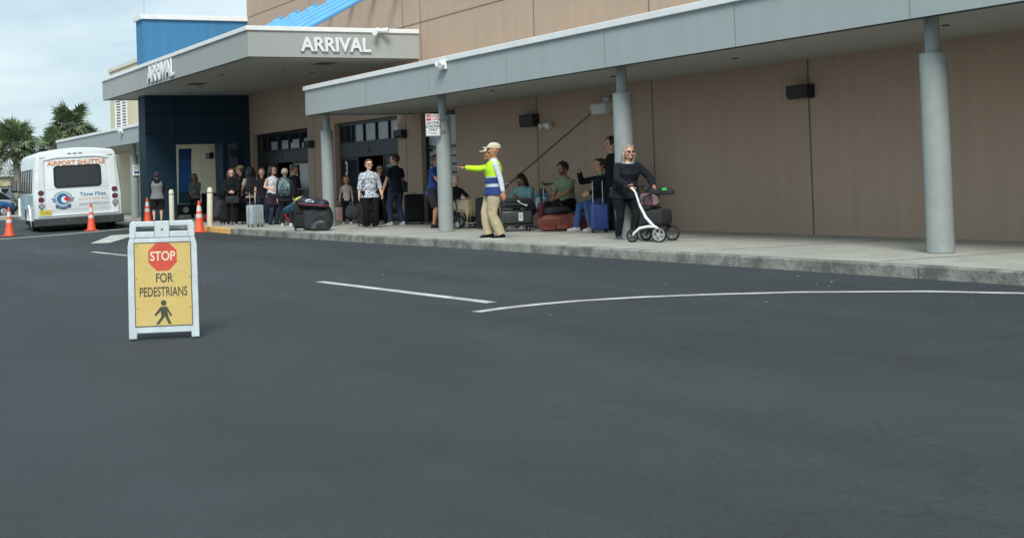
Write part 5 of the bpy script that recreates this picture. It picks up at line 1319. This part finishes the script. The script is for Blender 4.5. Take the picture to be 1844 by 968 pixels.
# ================================================================ LUGGAGE AND AIDS
def wheel(parent, x, y, r=.028, w=.02, m=None, name='wheel', rz=0, z=None, rim=None):
    o = bpy.data.objects.new(name, None) if rim else None
    mb = MB(); z = r if z is None else z
    d = V((math.cos(rz), math.sin(rz), 0)); c = V((x, y, z))
    mb.tube([c-d*w/2, c-d*w*.35, c+d*w*.35, c+d*w/2], [r*.86, r, r, r*.86], 20)
    if not rim: return mb.build(name, m or M_black, parent, 40)
    o.parent = parent; COL.objects.link(o)
    mb.build('tyre', M_rubber, o, 40)
    q = MB(); q.tube([c-d*(w/2+.002), c+d*(w/2+.002)], [r*.68, r*.68], 18); hub = q.build('rim', rim, o, 40)
    return o
def suitcase(label, x, y, rz, w=.42, d=.25, h=.58, col=(60, 60, 65), handle=.45, hard=True, tilt=0, z=.15, group='wheeled suitcases on the walkway', hm=None, lie=False):
    t = thing('suitcase', label, 'suitcase', (x, y, z), R(rz), group)
    if tilt: t.rotation_euler = (R(tilt), 0, R(rz))
    z0 = .065
    m = mat('case_%d_%d_%d' % col, lin(*col), .32 if hard else .85, 0, .1, 5, .0 if hard else .5, 60, coat=.3 if hard else 0)
    mb = MB(); rbox(mb, -w/2, -d/2, z0, w/2, d/2, z0+h, .045)
    sh = mb.build('shell', m, t, 50)
    if hard:
        for k in range(5):
            xx = lerp(-w/2+.06, w/2-.06, k/4); mb = MB()
            rbox(mb, xx-.018, -d/2-.007, z0+.05, xx+.018, -d/2+.01, z0+h-.05, .006); mb.build('rib', m, sh, 50); mb = MB(); rbox(mb, xx-.018, d/2-.01, z0+.05, xx+.018, d/2+.007, z0+h-.05, .006)
            mb.build('rib', m, sh, 50)
    else:
        mb = MB(); rbox(mb, -w/2+.04, -d/2-.04, z0+.05, w/2-.04, -d/2+.01, z0+h*.55, .02); mb.build('pocket', m, sh, 50)
        mb = MB(); rbox(mb, -w/2+.06, -d/2-.025, z0+h*.6, w/2-.06, -d/2+.01, z0+h*.9, .015); mb.build('pocket', m, sh, 50)
    mb = MB(); mb.tube([(-w/2-.002, 0, z0+.05), (-w/2-.002, 0, z0+h-.05), (-w/2+.05, 0, z0+h+.002), (w/2-.05, 0, z0+h+.002), (w/2+.002, 0, z0+h-.05), (w/2+.002, 0, z0+.05)], .006, 6); mb.build('zip', M_black, t, 60)
    for sx_ in (-1, 1):
        for sy in (-1, 1): wheel(t, sx_*(w/2-.05), sy*(d/2-.045), .032, .022, rz=.3*sx_)
    mb = MB(); mb.tube([(-.07, 0, z0+h+.0), (-.06, 0, z0+h+.03), (.06, 0, z0+h+.03), (.07, 0, z0+h+.0)], .009, 6); mb.build('top_handle', M_black, t, 60)
    if handle:
        hw = min(.1, w*.28)
        mb = MB()
        for s in (-1, 1): mb.tube([(s*hw, d/2-.04, z0+h-.01), (s*hw, d/2-.04, z0+h+handle)], .0085, 8)
        mb.build('telescopic_handle', hm or M_alu, t, 60)
        mb = MB(); rbox(mb, -hw-.03, d/2-.056, z0+h+handle, hw+.03, d/2-.024, z0+h+handle+.03, .012); mb.build('grip', M_black, t, 50)
    return t
def softbag(name, label, cat, x, y, z, rz, L_, W_, H_, m, seed=0, sag=.12, straps=True, group=None, power=4.5, taper=.9, strapm=None, rot=None):
    """cloth bag: lofted super-elliptic body, sagging and creased, with straps and a zip"""
    t = thing(name, label, cat, (x, y, z), R(rz), group)
    if rot: t.rotation_euler = (R(rot[0]), R(rot[1]), R(rz))
    mb = MB(); rings = []; n = 30; S_ = 13
    for i in range(S_):
        q = lerp(-1, 1, i/(S_-1)); e = (1-abs(q)**9)**.5 if abs(q) < 1 else 0; e = max(e, .55); sc_ = lerp(1, taper, abs(q)**2)
        ring = []
        for k in range(n):
            a = 2*math.pi*k/n; c, s = math.cos(a), math.sin(a)
            c = math.copysign(abs(c)**(2/power), c); s = math.copysign(abs(s)**(2/power), s)
            p = V((q*L_/2, c*W_/2*e*sc_, H_/2*(1+s*e)*(sc_ if s > 0 else 1)))
            nn = noise.noise(V((p.x*5+seed*3.1, p.y*5, p.z*6+seed)))
            nf = noise.noise(V((p.x*14+seed, p.y*14+seed, p.z*14)))
            p += V((0, c, max(0, s)))*(nn*.05+nf*.016)*min(1, H_/.3)
            p.z -= max(0, s)*sag*H_*math.cos(q*1.2)*.6; p.z = max(.002, p.z)
            ring.append(p)
        rings.append(ring)
    mb.rings(rings); b = mb.build('bag_body', m, t, 70, sub=1)
    sm = strapm or M_black
    if straps:
        for s in (-1, 1):
            mb = MB(); top_ = H_*(1-sag*.6)
            mb.tube([(-L_*.2, s*W_*.5, .05), (-L_*.2, s*W_*.47, top_*.8), (-L_*.14, s*W_*.2, top_+.05), (0, s*.03, top_+.10), (L_*.14, s*W_*.2, top_+.05), (L_*.2, s*W_*.47, top_*.8), (L_*.2, s*W_*.5, .05)], .014, 6); mb.build('strap', sm, t, 60)
    mb = MB(); mb.tube([(-L_*.38, 0, H_*(.97)), (-L_*.15, 0, H_*(1-sag*.5)), (L_*.15, 0, H_*(1-sag*.5)), (L_*.38, 0, H_*.97)], .007, 6); mb.build('zip', M_rubber, t, 60)
    return t
CAMF = lambda x, y: math.degrees(math.atan2(-y, -x))+90      # rz that turns an object's front (-Y) to the viewer
# left cluster
suitcase('black suitcase leaning over by the red haired woman, its wheels towards the cream post', 12.75, 38.35, 14, .46, .28, .62, (34, 37, 38), 0, False, 0)
bpy.data.objects['suitcase'].rotation_euler = (0, R(24), R(14)); bpy.data.objects['suitcase'].location.z = .22
suitcase('large black suitcase behind the legs of the red haired woman', 13.35, 38.0, 20, .52, .32, .70, (22, 24, 27), 0, False)
suitcase('black suitcase between the red haired woman and the silver suitcase', 13.5, 37.0, 25, .48, .3, .62, (26, 27, 32), .3, False)
suitcase('silver ribbed hard suitcase with raised handle at the kerb', 12.54, 34.38, 20, .46, .27, .56, (150, 160, 166), .36, True, group='hard shell suitcases')
t = softbag('messenger_bag', 'black shoulder bag hanging at the waist of the red haired woman', 'bag', 12.78, 36.98, .80, -15, .42, .16, .24, M_dark, 3, .1, False)
mb = MB(); mb.tube([(-.17, .02, .2), (-.14, .16, .5), (.1, .22, .62), (.16, .1, .4), (.17, .02, .2)], .012, 6); mb.build('strap', M_black, t, 60)
t = softbag('handbag', 'small dark handbag held by the long haired woman in the doorway', 'bag', 14.72, 47.5, .86, -20, .26, .12, .17, mat('black_leather', (.015, .015, .018), .35, 0, .2), 5, .05, False)
mb = MB(); mb.tube([(-.1, 0, .15), (-.05, .12, .5), (.06, .2, .62), (.1, .05, .15)], .008, 6); mb.build('strap', M_black, t, 60)
t = softbag('waist_bag', 'dark plum jacket bundled over the arm of the woman in sunglasses', 'jacket', 13.30, 34.97, .72, 10, .40, .17, .36, cloth(52, 44, 52), 9, .1, False)
t.name = 'folded_jacket'
# bin and red bag by the tower
t = thing('litter_bin', 'black rounded litter bin standing behind the right cream post', 'bin', (14.5, 43.6, .15))
mb = MB(); mb.tube([(0, 0, 0), (0, 0, .05), (0, 0, .75), (0, 0, .86), (0, 0, .9)], [.27, .3, .31, .26, .14], 28); mb.build('drum', mat('dark_bin', (.03, .03, .032), .5, 0, .2), t, 50)
mb = MB(); mb.tube([(.31*math.cos(a), .31*math.sin(a), .74) for a in [k*math.pi/12 for k in range(24)]], .014, 6, closed=True); mb.build('rim', M_black, t, 60)
softbag('red_bag', 'dull red cloth bag on the ground beside the black bin', 'bag', 13.6, 41.8, .15, 30, .5, .3, .28, cloth(110, 32, 32), 4)
# banner display seen through the archway
t = thing('banner_stand', 'tall blue sea picture banner on a black wheeled base behind the tower opening', 'banner', (15.4, 50.1, .15), R(-10))
M_sea = band_mat('sea_picture', [(0, lin(170, 185, 185)), (.25, lin(120, 160, 165)), (.5, lin(40, 90, 110)), (.95, lin(25, 70, 110)), (1.0, lin(30, 110, 190)), (1.7, lin(35, 95, 175)), (2.3, lin(30, 70, 140))], 'Z', 3.0, .4)
mb = MB(); rings = [[V((lerp(-.36, -.30, q), -.03, .55+2.2*q)), V((lerp(.36, .24, q)-.1*math.sin(q*3), -.03, .55+2.2*q)), V((lerp(.36, .24, q)-.1*math.sin(q*3), .03, .55+2.2*q)), V((lerp(-.36, -.30, q), .03, .55+2.2*q))] for q in [k/8 for k in range(9)]]
mb.rings(rings); mb.build('banner', M_sea, t)
mb = MB(); rbox(mb, -.45, -.25, .1, .75, .25, .5, .04); bs = mb.build('base', M_black, t, 50)
mb = MB(); rbox(mb, -.45, -.26, .5, .8, .26, .56, .02); mb.build('shelf', mat('grey_box', (.35, .35, .33)), t, 50)
for x in (-.1, .45): mb = MB(); mb.cyl((x, -.27, .3), (x, -.25, .3), .12, n=20); mb.build('white_disc', M_chalk, bs, 40)
for x in (-.4, .7): wheel(t, x, -.15, .05, .04); wheel(t, x, .15, .05, .04)
t = thing('camp_chair', 'dark folding bench seat behind the long haired woman in the doorway', 'bench', (15.6, 47.9, .15), R(-20))
mb = MB(); rbox(mb, -.3, -.22, .42, .3, .22, .5, .03); mb.build('seat', M_dark, t, 50)
mb = MB(); rbox(mb, -.3, .18, .5, .3, .24, .95, .03); mb.build('backrest', M_dark, t, 50)
for x in (-.26, .26):
    for y in (-.18, .18): mb = MB(); mb.cyl((x, y, 0), (x, y, .42), .018, n=8); mb.build('leg', M_black, t, 60)
# backpacks worn
def backpack(label, info, m, dz=0, s=1.0, loops=None):
    c = info['M'] @ (info['sp'](.70)-info['fw']*.11*info['H'])
    t = thing('backpack', label, 'backpack', c, info['P'].rotation_euler.z, 'backpacks worn by travellers')
    w, d, h = .33*s, .18*s, .46*s
    mb = MB(); mb.loft([((0, 0, -h/2), w*.46, d*.46), ((0, 0, -h*.25), w*.52, d*.56), ((0, 0, .05), w*.5, d*.5), ((0, .02, h*.36), w*.42, d*.38), ((0, .03, h*.48), w*.26, d*.25)], (1, 0, 0), 22, rounded=(.4, .5), power=2.8)
    b_ = mb.build('bag_body', m, t, 70)
    mb = MB(); mb.loft([((0, -d*.5, -h*.42), w*.34, d*.2), ((0, -d*.55, -h*.1), w*.38, d*.24), ((0, -d*.42, h*.06), w*.30, d*.16)], (1, 0, 0), 16, rounded=(.4, .4), power=2.6); mb.build('front_pocket', m, t, 70)
    for q in (-1, 1):
        mb = MB(); mb.tube([(q*.10*s, d*.3, h*.4), (q*.115*s, d*.75, h*.52), (q*.12*s, d*1.5, h*.30), (q*.13*s, d*1.35, -h*.05), (q*.14*s, d*.4, -h*.35)], .018*s, 6); mb.build('shoulder_strap', M_black, t, 60)
    mb = MB(); mb.tube([(-.04, .03, h*.5), (-.03, .03, h*.56), (.03, .03, h*.56), (.04, .03, h*.5)], .009, 6); mb.build('haul_loop', M_black, t, 60)
    if loops:
        for k, (rx, zz) in enumerate(((.36, -.05), (.28, .02), (.42, -.02))):
            mb = MB(); mb.tube([(rx*w*math.cos(a), -d*(.54+.08*(1-abs(math.cos(a)))), h*(zz+.34*math.sin(a)*(1.1 if k == 2 else .8))) for a in [j*math.pi/10 for j in range(20)]], .006, 5, closed=True); mb.build('cord', loops, t, 60)
    return t
backpack('black backpack on the back of the dark curly haired woman', i_curly, M_dark, s=1.05)
backpack('backpack with pale curved cords on the back of the grey haired person', i_bp, pattern_mat('speckled_fabric', lin(45, 62, 68), [lin(130, 155, 158)], 20, .56, .04), s=1.08, loops=mat('pale_cord', lin(165, 190, 192), .6))
# big pile
M_blk = mat('black_nylon', (.016, .02, .024), .6, 0, .3, 8, .5, 30)
suitcase('tall black soft suitcase with a black handle under the luggage pile', 12.25, 30.04, -18, .52, .34, .62, (24, 28, 32), .34, False, hm=M_black)
softbag('duffel_bag', 'big black duffel bag with a drooping side at the base of the luggage pile', 'bag', 12.54, 29.89, .155, -22, .84, .42, .66, M_blk, 1, .12, group='soft travel bags')
softbag('sports_bag', 'small black sports bag in front of the big black duffel', 'bag', 12.42, 29.41, .155, -24, .5, .24, .27, mat('black_nylon_sheen', (.022, .026, .03), .4, 0, .3, 8, .3, 30), 2, .05, group='soft travel bags')
M_nv = mat('navy_nylon', (.012, .018, .035), .5, 0, .2, 8, .4, 30)
t = softbag('holdall', 'navy holdall with a red edge and white mark on top of the luggage pile', 'bag', 12.40, 29.79, .72, -20, .80, .38, .24, M_nv, 7, .1, False, group='soft travel bags', rot=(0, 6))
mb = MB(); mb.tube([(-.36, -.192, .075), (-.15, -.20, .07), (.2, -.20, .07), (.36, -.185, .08), (.4, -.08, .1)], .011, 6); mb.build('red_piping', mat('red_piping', lin(160, 45, 55), .6), t, 60)
mb = MB(); mb.tube([(-.2, -.19, .15), (-.15, -.175, .19), (-.08, -.165, .195), (-.03, -.18, .165), (.0, -.195, .14)], .016, 6); mb.tube([(-.2, -.195, .145), (-.1, -.2, .15), (.0, -.2, .135)], .007, 5); mb.build('white_mark', M_chalk, t, 60)
t = softbag('soft_pouch', 'teal, navy and red jacket slumped over the left end of the luggage pile', 'jacket', 11.98, 30.14, .64, -10, .42, .30, .22, pattern_mat('teal_navy_cloth', lin(35, 70, 88), [lin(28, 38, 62), lin(50, 105, 115)], 5, .5, .05), 12, .35, False, rot=(0, -28))
t.name = 'crumpled_jacket'
mb = MB(); mb.tube([(-.2, -.1, .05), (-.22, -.1, -.05), (-.17, -.12, -.16)], [.035, .03, .015], 8); mb.build('red_lining', mat('dull_red', lin(135, 40, 55), .8), t, 60)
t = thing('drink_bottle', 'small yellow green bottle with a white cap lying on the luggage pile', 'bottle', (12.08, 30.01, .95), R(20)); t.rotation_euler = (0, R(70), R(20))
mb = MB(); mb.tube([(0, 0, -.07), (0, 0, .05), (0, 0, .075)], [.036, .036, .016], 16); mb.build('bottle_body', mat('lime_plastic', lin(190, 205, 90), .4), t, 50)
mb = MB(); mb.cyl((0, 0, .075), (0, 0, .115), .022, n=14); mb.build('cap', M_chalk, t, 50)
# girl, woman, polo man luggage
t = suitcase('small dusty pink suitcase beside the girl', 14.95, 34.0, -20, .34, .2, .42, (176, 140, 140), .2, True, hm=M_black, group='hard shell suitcases')
softbag('tote_bag', 'black handled bag hanging from the hand of the woman in the patterned blouse', 'bag', 13.55, 29.95, .42, -10, .36, .16, .32, M_dark, 6, .05)
suitcase('black suitcase held by the tall man in the navy polo shirt', 14.55, 31.3, 10, .44, .28, .55, (22, 23, 26), .42, False, hm=M_black)
suitcase('large black suitcase behind the tall man, against the tan pillar', 15.95, 31.2, -15, .5, .32, .74, (26, 28, 32), 0, False)
t = softbag('shoulder_bag', 'black shoulder bag on the back of the tall man in the navy polo shirt', 'bag', 15.52, 30.95, 1.02, 70, .36, .18, .30, M_dark, 8, .08, False)
mb = MB(); mb.tube([(-.15, 0, .27), (-.06, .1, .52), (.0, .18, .62), (.08, .1, .5), (.15, 0, .27)], .012, 6); mb.build('strap', M_black, t, 60)
# wheelchair
wc = thing('wheelchair', 'black transport wheelchair with small wheels carrying the white haired person', 'wheelchair', (15.05, 27.15, .15), R(-75+90-180+0))
wc.rotation_euler = (0, 0, R(-75-90))
mb = MB(); rbox(mb, -.23, -.22, .46, .23, .22, .50, .02); mb.build('seat', M_dark, wc, 50)
mb = MB(); rbox(mb, -.22, -.25, .52, .22, -.215, .92, .02); mb.build('backrest', M_dark, wc, 50)
for s in (-1, 1):
    mb = MB(); mb.tube([(s*.25, -.38, .96), (s*.25, -.26, .93), (s*.25, -.23, .10)], .014, 8); mb.tube([(s*.25, -.23, .68), (s*.25, .18, .68), (s*.25, .22, .45), (s*.25, .22, .12)], .014, 8); mb.tube([(s*.25, -.23, .45), (s*.25, .25, .45), (s*.2, .42, .12)], .013, 8); mb.tube([(s*.25, -.23, .2), (s*.25, .22, .2)], .012, 8)
    mb.build('side_frame', M_black, wc, 60)
    mb = MB(); rbox(mb, s*.25-.03, -.2, .685, s*.25+.03, .15, .71, .01); mb.build('armrest', M_black, wc, 50)
    mb = MB(); rbox(mb, s*.13-.08, .36, .10, s*.13+.08, .52, .12, .008); mb.build('footrest', M_black, wc, 50)
    mb = MB(); mb.tube([(s*.25, -.38, .96), (s*.25, -.47, .955)], .019, 8); mb.build('push_handle', M_rubber, wc, 60)
    wheel(wc, s*.28, -.22, .15, .035, rim=mat('grey_box', (.35, .35, .33))); wheel(wc, s*.26, .24, .10, .03, rim=mat('grey_box', (.35, .35, .33)))
bl = thing('blanket', 'tan blanket draped over the knees of the person in the wheelchair', 'blanket', (15.05, 27.2, .17), R(-75-90))
mb = MB(); nx, ny = 20, 26; vs = []
for j in range(ny+1):
    v = j/ny; y = lerp(.05, .60, min(1, v*1.5)); zc = lerp(.66, .63, min(1, v*1.6)) if v < .6 else lerp(.63, .26, (v-.6)/.4); y = y if v < .6 else .53+.06*math.sin((v-.6)*7)
    for i in range(nx+1):
        u = lerp(-1, 1, i/nx); x_ = u*.27; drop = max(0, abs(u)-.62)/.38; z_ = zc-drop*drop*.26+.015*math.sin(i*1.9+j*.4)+.03*noise.noise(V((x_*9, y*9, v*4)))
        vs.append(V((x_*(1-.05*drop), y, z_)))
fs = [(j*(nx+1)+i, j*(nx+1)+i+1, (j+1)*(nx+1)+i+1, (j+1)*(nx+1)+i) for j in range(ny) for i in range(nx)]
mb.add(vs, fs); o = mb.build('cloth', cloth(158, 146, 122), bl, 180); sdm = o.modifiers.new('s', 'SOLIDIFY'); sdm.thickness = .02; sdm.offset = 1
suitcase('black suitcase standing between the wheelchair and the men in high visibility clothing', 15.3, 26.2, 5, .5, .3, .66, (24, 25, 28), 0, False)
# cases on a trolley
tr = thing('luggage_trolley', 'small wheeled trolley carrying two dark suitcases behind the men in high visibility clothing', 'trolley', (14.85, 24.2, .15), R(-22))
mb = MB(); mb.box(-.32, -.2, .12, .32, .2, .15); mb.build('deck', M_black, tr, bevel=.008)
mb = MB(); mb.tube([(-.04, .2, .14), (-.04, .2, .98), (-.08, .2, 1.03), (-.27, .2, 1.03), (-.31, .2, .98), (-.31, .2, .14)], .014, 8); mb.build('push_bar', mat('grey_steel_tube', (.25, .25, .25), .4, .6), tr, 60)
for x in (-.24, .24):
    for y in (-.15, .15): wheel(tr, x, y, .06, .035, rim=M_alu)
t = suitcase('dark grey suitcase with a white tag resting on the trolley', 14.85, 24.2, -22, .66, .34, .30, (50, 56, 58), 0, True, z=.245, group='dark suitcases on the trolley')
mb = MB(); mb.box(.02, -.185, .14, .11, -.179, .31); tg = mb.build('luggage_tag', M_chalk, t); mb = MB()
for z in (.18, .22, .26): mb.box(.035, -.1875, z, .095, -.1855, z+.014)
mb.build('tag_print', M_ink, tg)
t = suitcase('flat dark suitcase with a crumpled white label, topmost on the trolley', 14.83, 24.18, -20, .64, .38, .20, (40, 44, 47), 0, False, z=.60, group='dark suitcases on the trolley')
mb = MB(); mb.tube([(.0, -.235, .22), (.05, -.24, .17), (.13, -.24, .13), (.2, -.238, .11)], [.025, .012, .012, .02], 6); mb.build('luggage_tag', M_chalk, t, 60)
# red case and brown-red duffel, black bag, striped bag, blue case
suitcase('dark red hard suitcase with a raised silver handle held by the bearded man', 15.84, 24.41, -22, .50, .27, .52, (110, 28, 38), .40, True, group='hard shell suitcases')
softbag('duffel_bag', 'long rust brown duffel bag lying at the feet of the seated men', 'bag', 15.55, 23.35, .155, -24, 1.25, .40, .36, pattern_mat('rust_fabric', lin(108, 52, 42), [lin(88, 40, 34), lin(124, 66, 54)], 3, .5, .12, .6), 21, .1, group='soft travel bags')
softbag('hold_bag', 'flat black bag lying on the rust brown duffel bag', 'bag', 15.5, 23.6, .50, -24, .58, .3, .18, M_blk, 13, .1, group='soft travel bags')
softbag('striped_bag', 'blue and white striped bag between the teal shirt woman and the bearded man', 'bag', 15.9, 24.75, .57, -20, .34, .2, .42, pattern_mat('blue_white_stripe', lin(175, 195, 200), [lin(50, 110, 140)], 6, .5, .02), 14, .1)
suitcase('navy blue ribbed hard suitcase with a raised silver handle', 15.35, 21.85, -25, .36, .25, .52, (38, 66, 130), .46, True, group='hard shell suitcases')
suitcase('dark navy soft suitcase behind the blue ribbed one, near the rollator', 15.75, 21.55, -25, .42, .3, .50, (24, 30, 44), 0, False)
t = softbag('tan_coat', 'tan coat hanging down behind the woman with the rollator', 'coat', 13.98, 19.2, .25, 10, .30, .12, .72, cloth(135, 125, 105), 15, .05, False)
t.name = 'coat'
# low bench along the wall
for k, (y, l) in enumerate(((25.75, 'under the woman in teal'), (24.3, 'under the bearded man'), (22.85, 'under the man in the dark jacket'))):
    t = thing('bench', 'low dark metal bench against the tan wall, '+l, 'bench', (16.33, y, .15), 0, 'low benches along the tan wall')
    mb = MB(); rbox(mb, -.25, -.6, .37, .25, .6, .42, .015); mb.build('seat', M_black, t, 50)
    for s in (-1, 1):
        mb = MB(); mb.box(-.22, s*.5-.02, 0, -.18, s*.5+.02, .37); mb.box(.18, s*.5-.02, 0, .22, s*.5+.02, .37); mb.box(-.179, s*.5-.019, .03, .179, s*.5+.019, .06); mb.build('leg', M_black, t)
# rollator
ro = thing('rollator', 'white framed four wheeled walking rollator with black pouch and hand brakes', 'rollator', (13.75, 18.08, .15), R(-62-90))
Mr = mat('rollator_white', (.70, .73, .74), .3, .0, .04, coat=.4)
for s in (-1, 1):
    x = s*.27
    mb = MB(); mb.tube([(x, -.22, .94), (x, -.14, .86), (x, -.06, .62), (x, .04, .42), (x, .18, .27), (x, .26, .24)], [.016, .017, .022, .027, .026, .02], 12); mb.build('front_frame', Mr if s > 0 else M_black, ro, 60)
    mb = MB(); mb.tube([(x, .22, .26), (x, .08, .27), (x, -.08, .24), (x, -.18, .16), (x, -.22, .1)], [.022, .024, .026, .022, .016], 12); mb.build('rear_frame', Mr if s > 0 else M_black, ro, 60)
    mb = MB(); mb.tube([(x, -.20, .95), (x, -.34, .95)], .019, 10); mb.build('grip', M_rubber, ro, 60)
    mb = MB(); mb.tube([(x, -.22, .93), (x, -.28, .90), (x, -.36, .895)], .007, 6); mb.tube([(x, -.2, .92), (x, -.05, .8), (x, -.1, .5), (x, -.2, .2)], .005, 5); mb.build('brake', M_black, ro, 60)
    for y, r in ((.26, .135), (-.22, .11)):
        w_ = bpy.data.objects.new('wheel', None); COL.objects.link(w_); w_.parent = ro; w_.location = (x, y, r)
        mb = MB(); mb.tube([(0, (r-.012)*math.cos(a), (r-.012)*math.sin(a)) for a in [k*math.pi/14 for k in range(28)]], .015, 8, closed=True); mb.build('tyre', M_rubber, w_, 60)
        mb = MB(); mb.tube([(0, (r-.034)*math.cos(a), (r-.034)*math.sin(a)) for a in [k*math.pi/12 for k in range(24)]], .011, 6, closed=True)
        for k in range(5): a = k*2*math.pi/5; mb.tube([(0, 0, 0), (0, (r-.034)*math.cos(a), (r-.034)*math.sin(a))], .009, 5)
        mb.cyl((-.025, 0, 0), (.025, 0, 0), .025, n=12); mb.build('rim', M_alu if (y > 0 and s > 0) else mat('dark_rim', (.10, .10, .11), .4, .3), w_, 60)
mb = MB(); rbox(mb, -.25, -.12, .56, .25, .10, .60, .015); mb.build('seat', M_black, ro, 50)
mb = MB(); rbox(mb, -.24, -.10, .28, .24, .30, .55, .06); mb.build('pouch', M_dark, ro, 50)
mb = MB(); mb.tube([(-.27, -.08, .66), (-.2, .06, .80), (.2, .06, .80), (.27, -.08, .66)], .022, 8); mb.build('back_strap', M_black, ro, 60)
mb = MB(); mb.tube([(-.26, .02, .44), (.26, .02, .44)], .014, 8); mb.build('cross_bar', M_black, ro, 60)
softbag('shopping_bag', 'dull pink bag standing on the seat of the rollator', 'bag', 13.75, 18.08, .755, -62, .34, .18, .22, cloth(120, 96, 98), 17, .05)
t = softbag('rollator_pouch', 'black cross body bag with a green tag resting on the rollator handles', 'bag', 13.85, 17.88, .94, -62, .44, .17, .12, M_dark, 18, .2, False)
mb = MB(); mb.box(.05, -.1, .08, .13, -.094, .12); mb.build('green_tag', mat('green_tag', lin(60, 190, 80), .5), t)
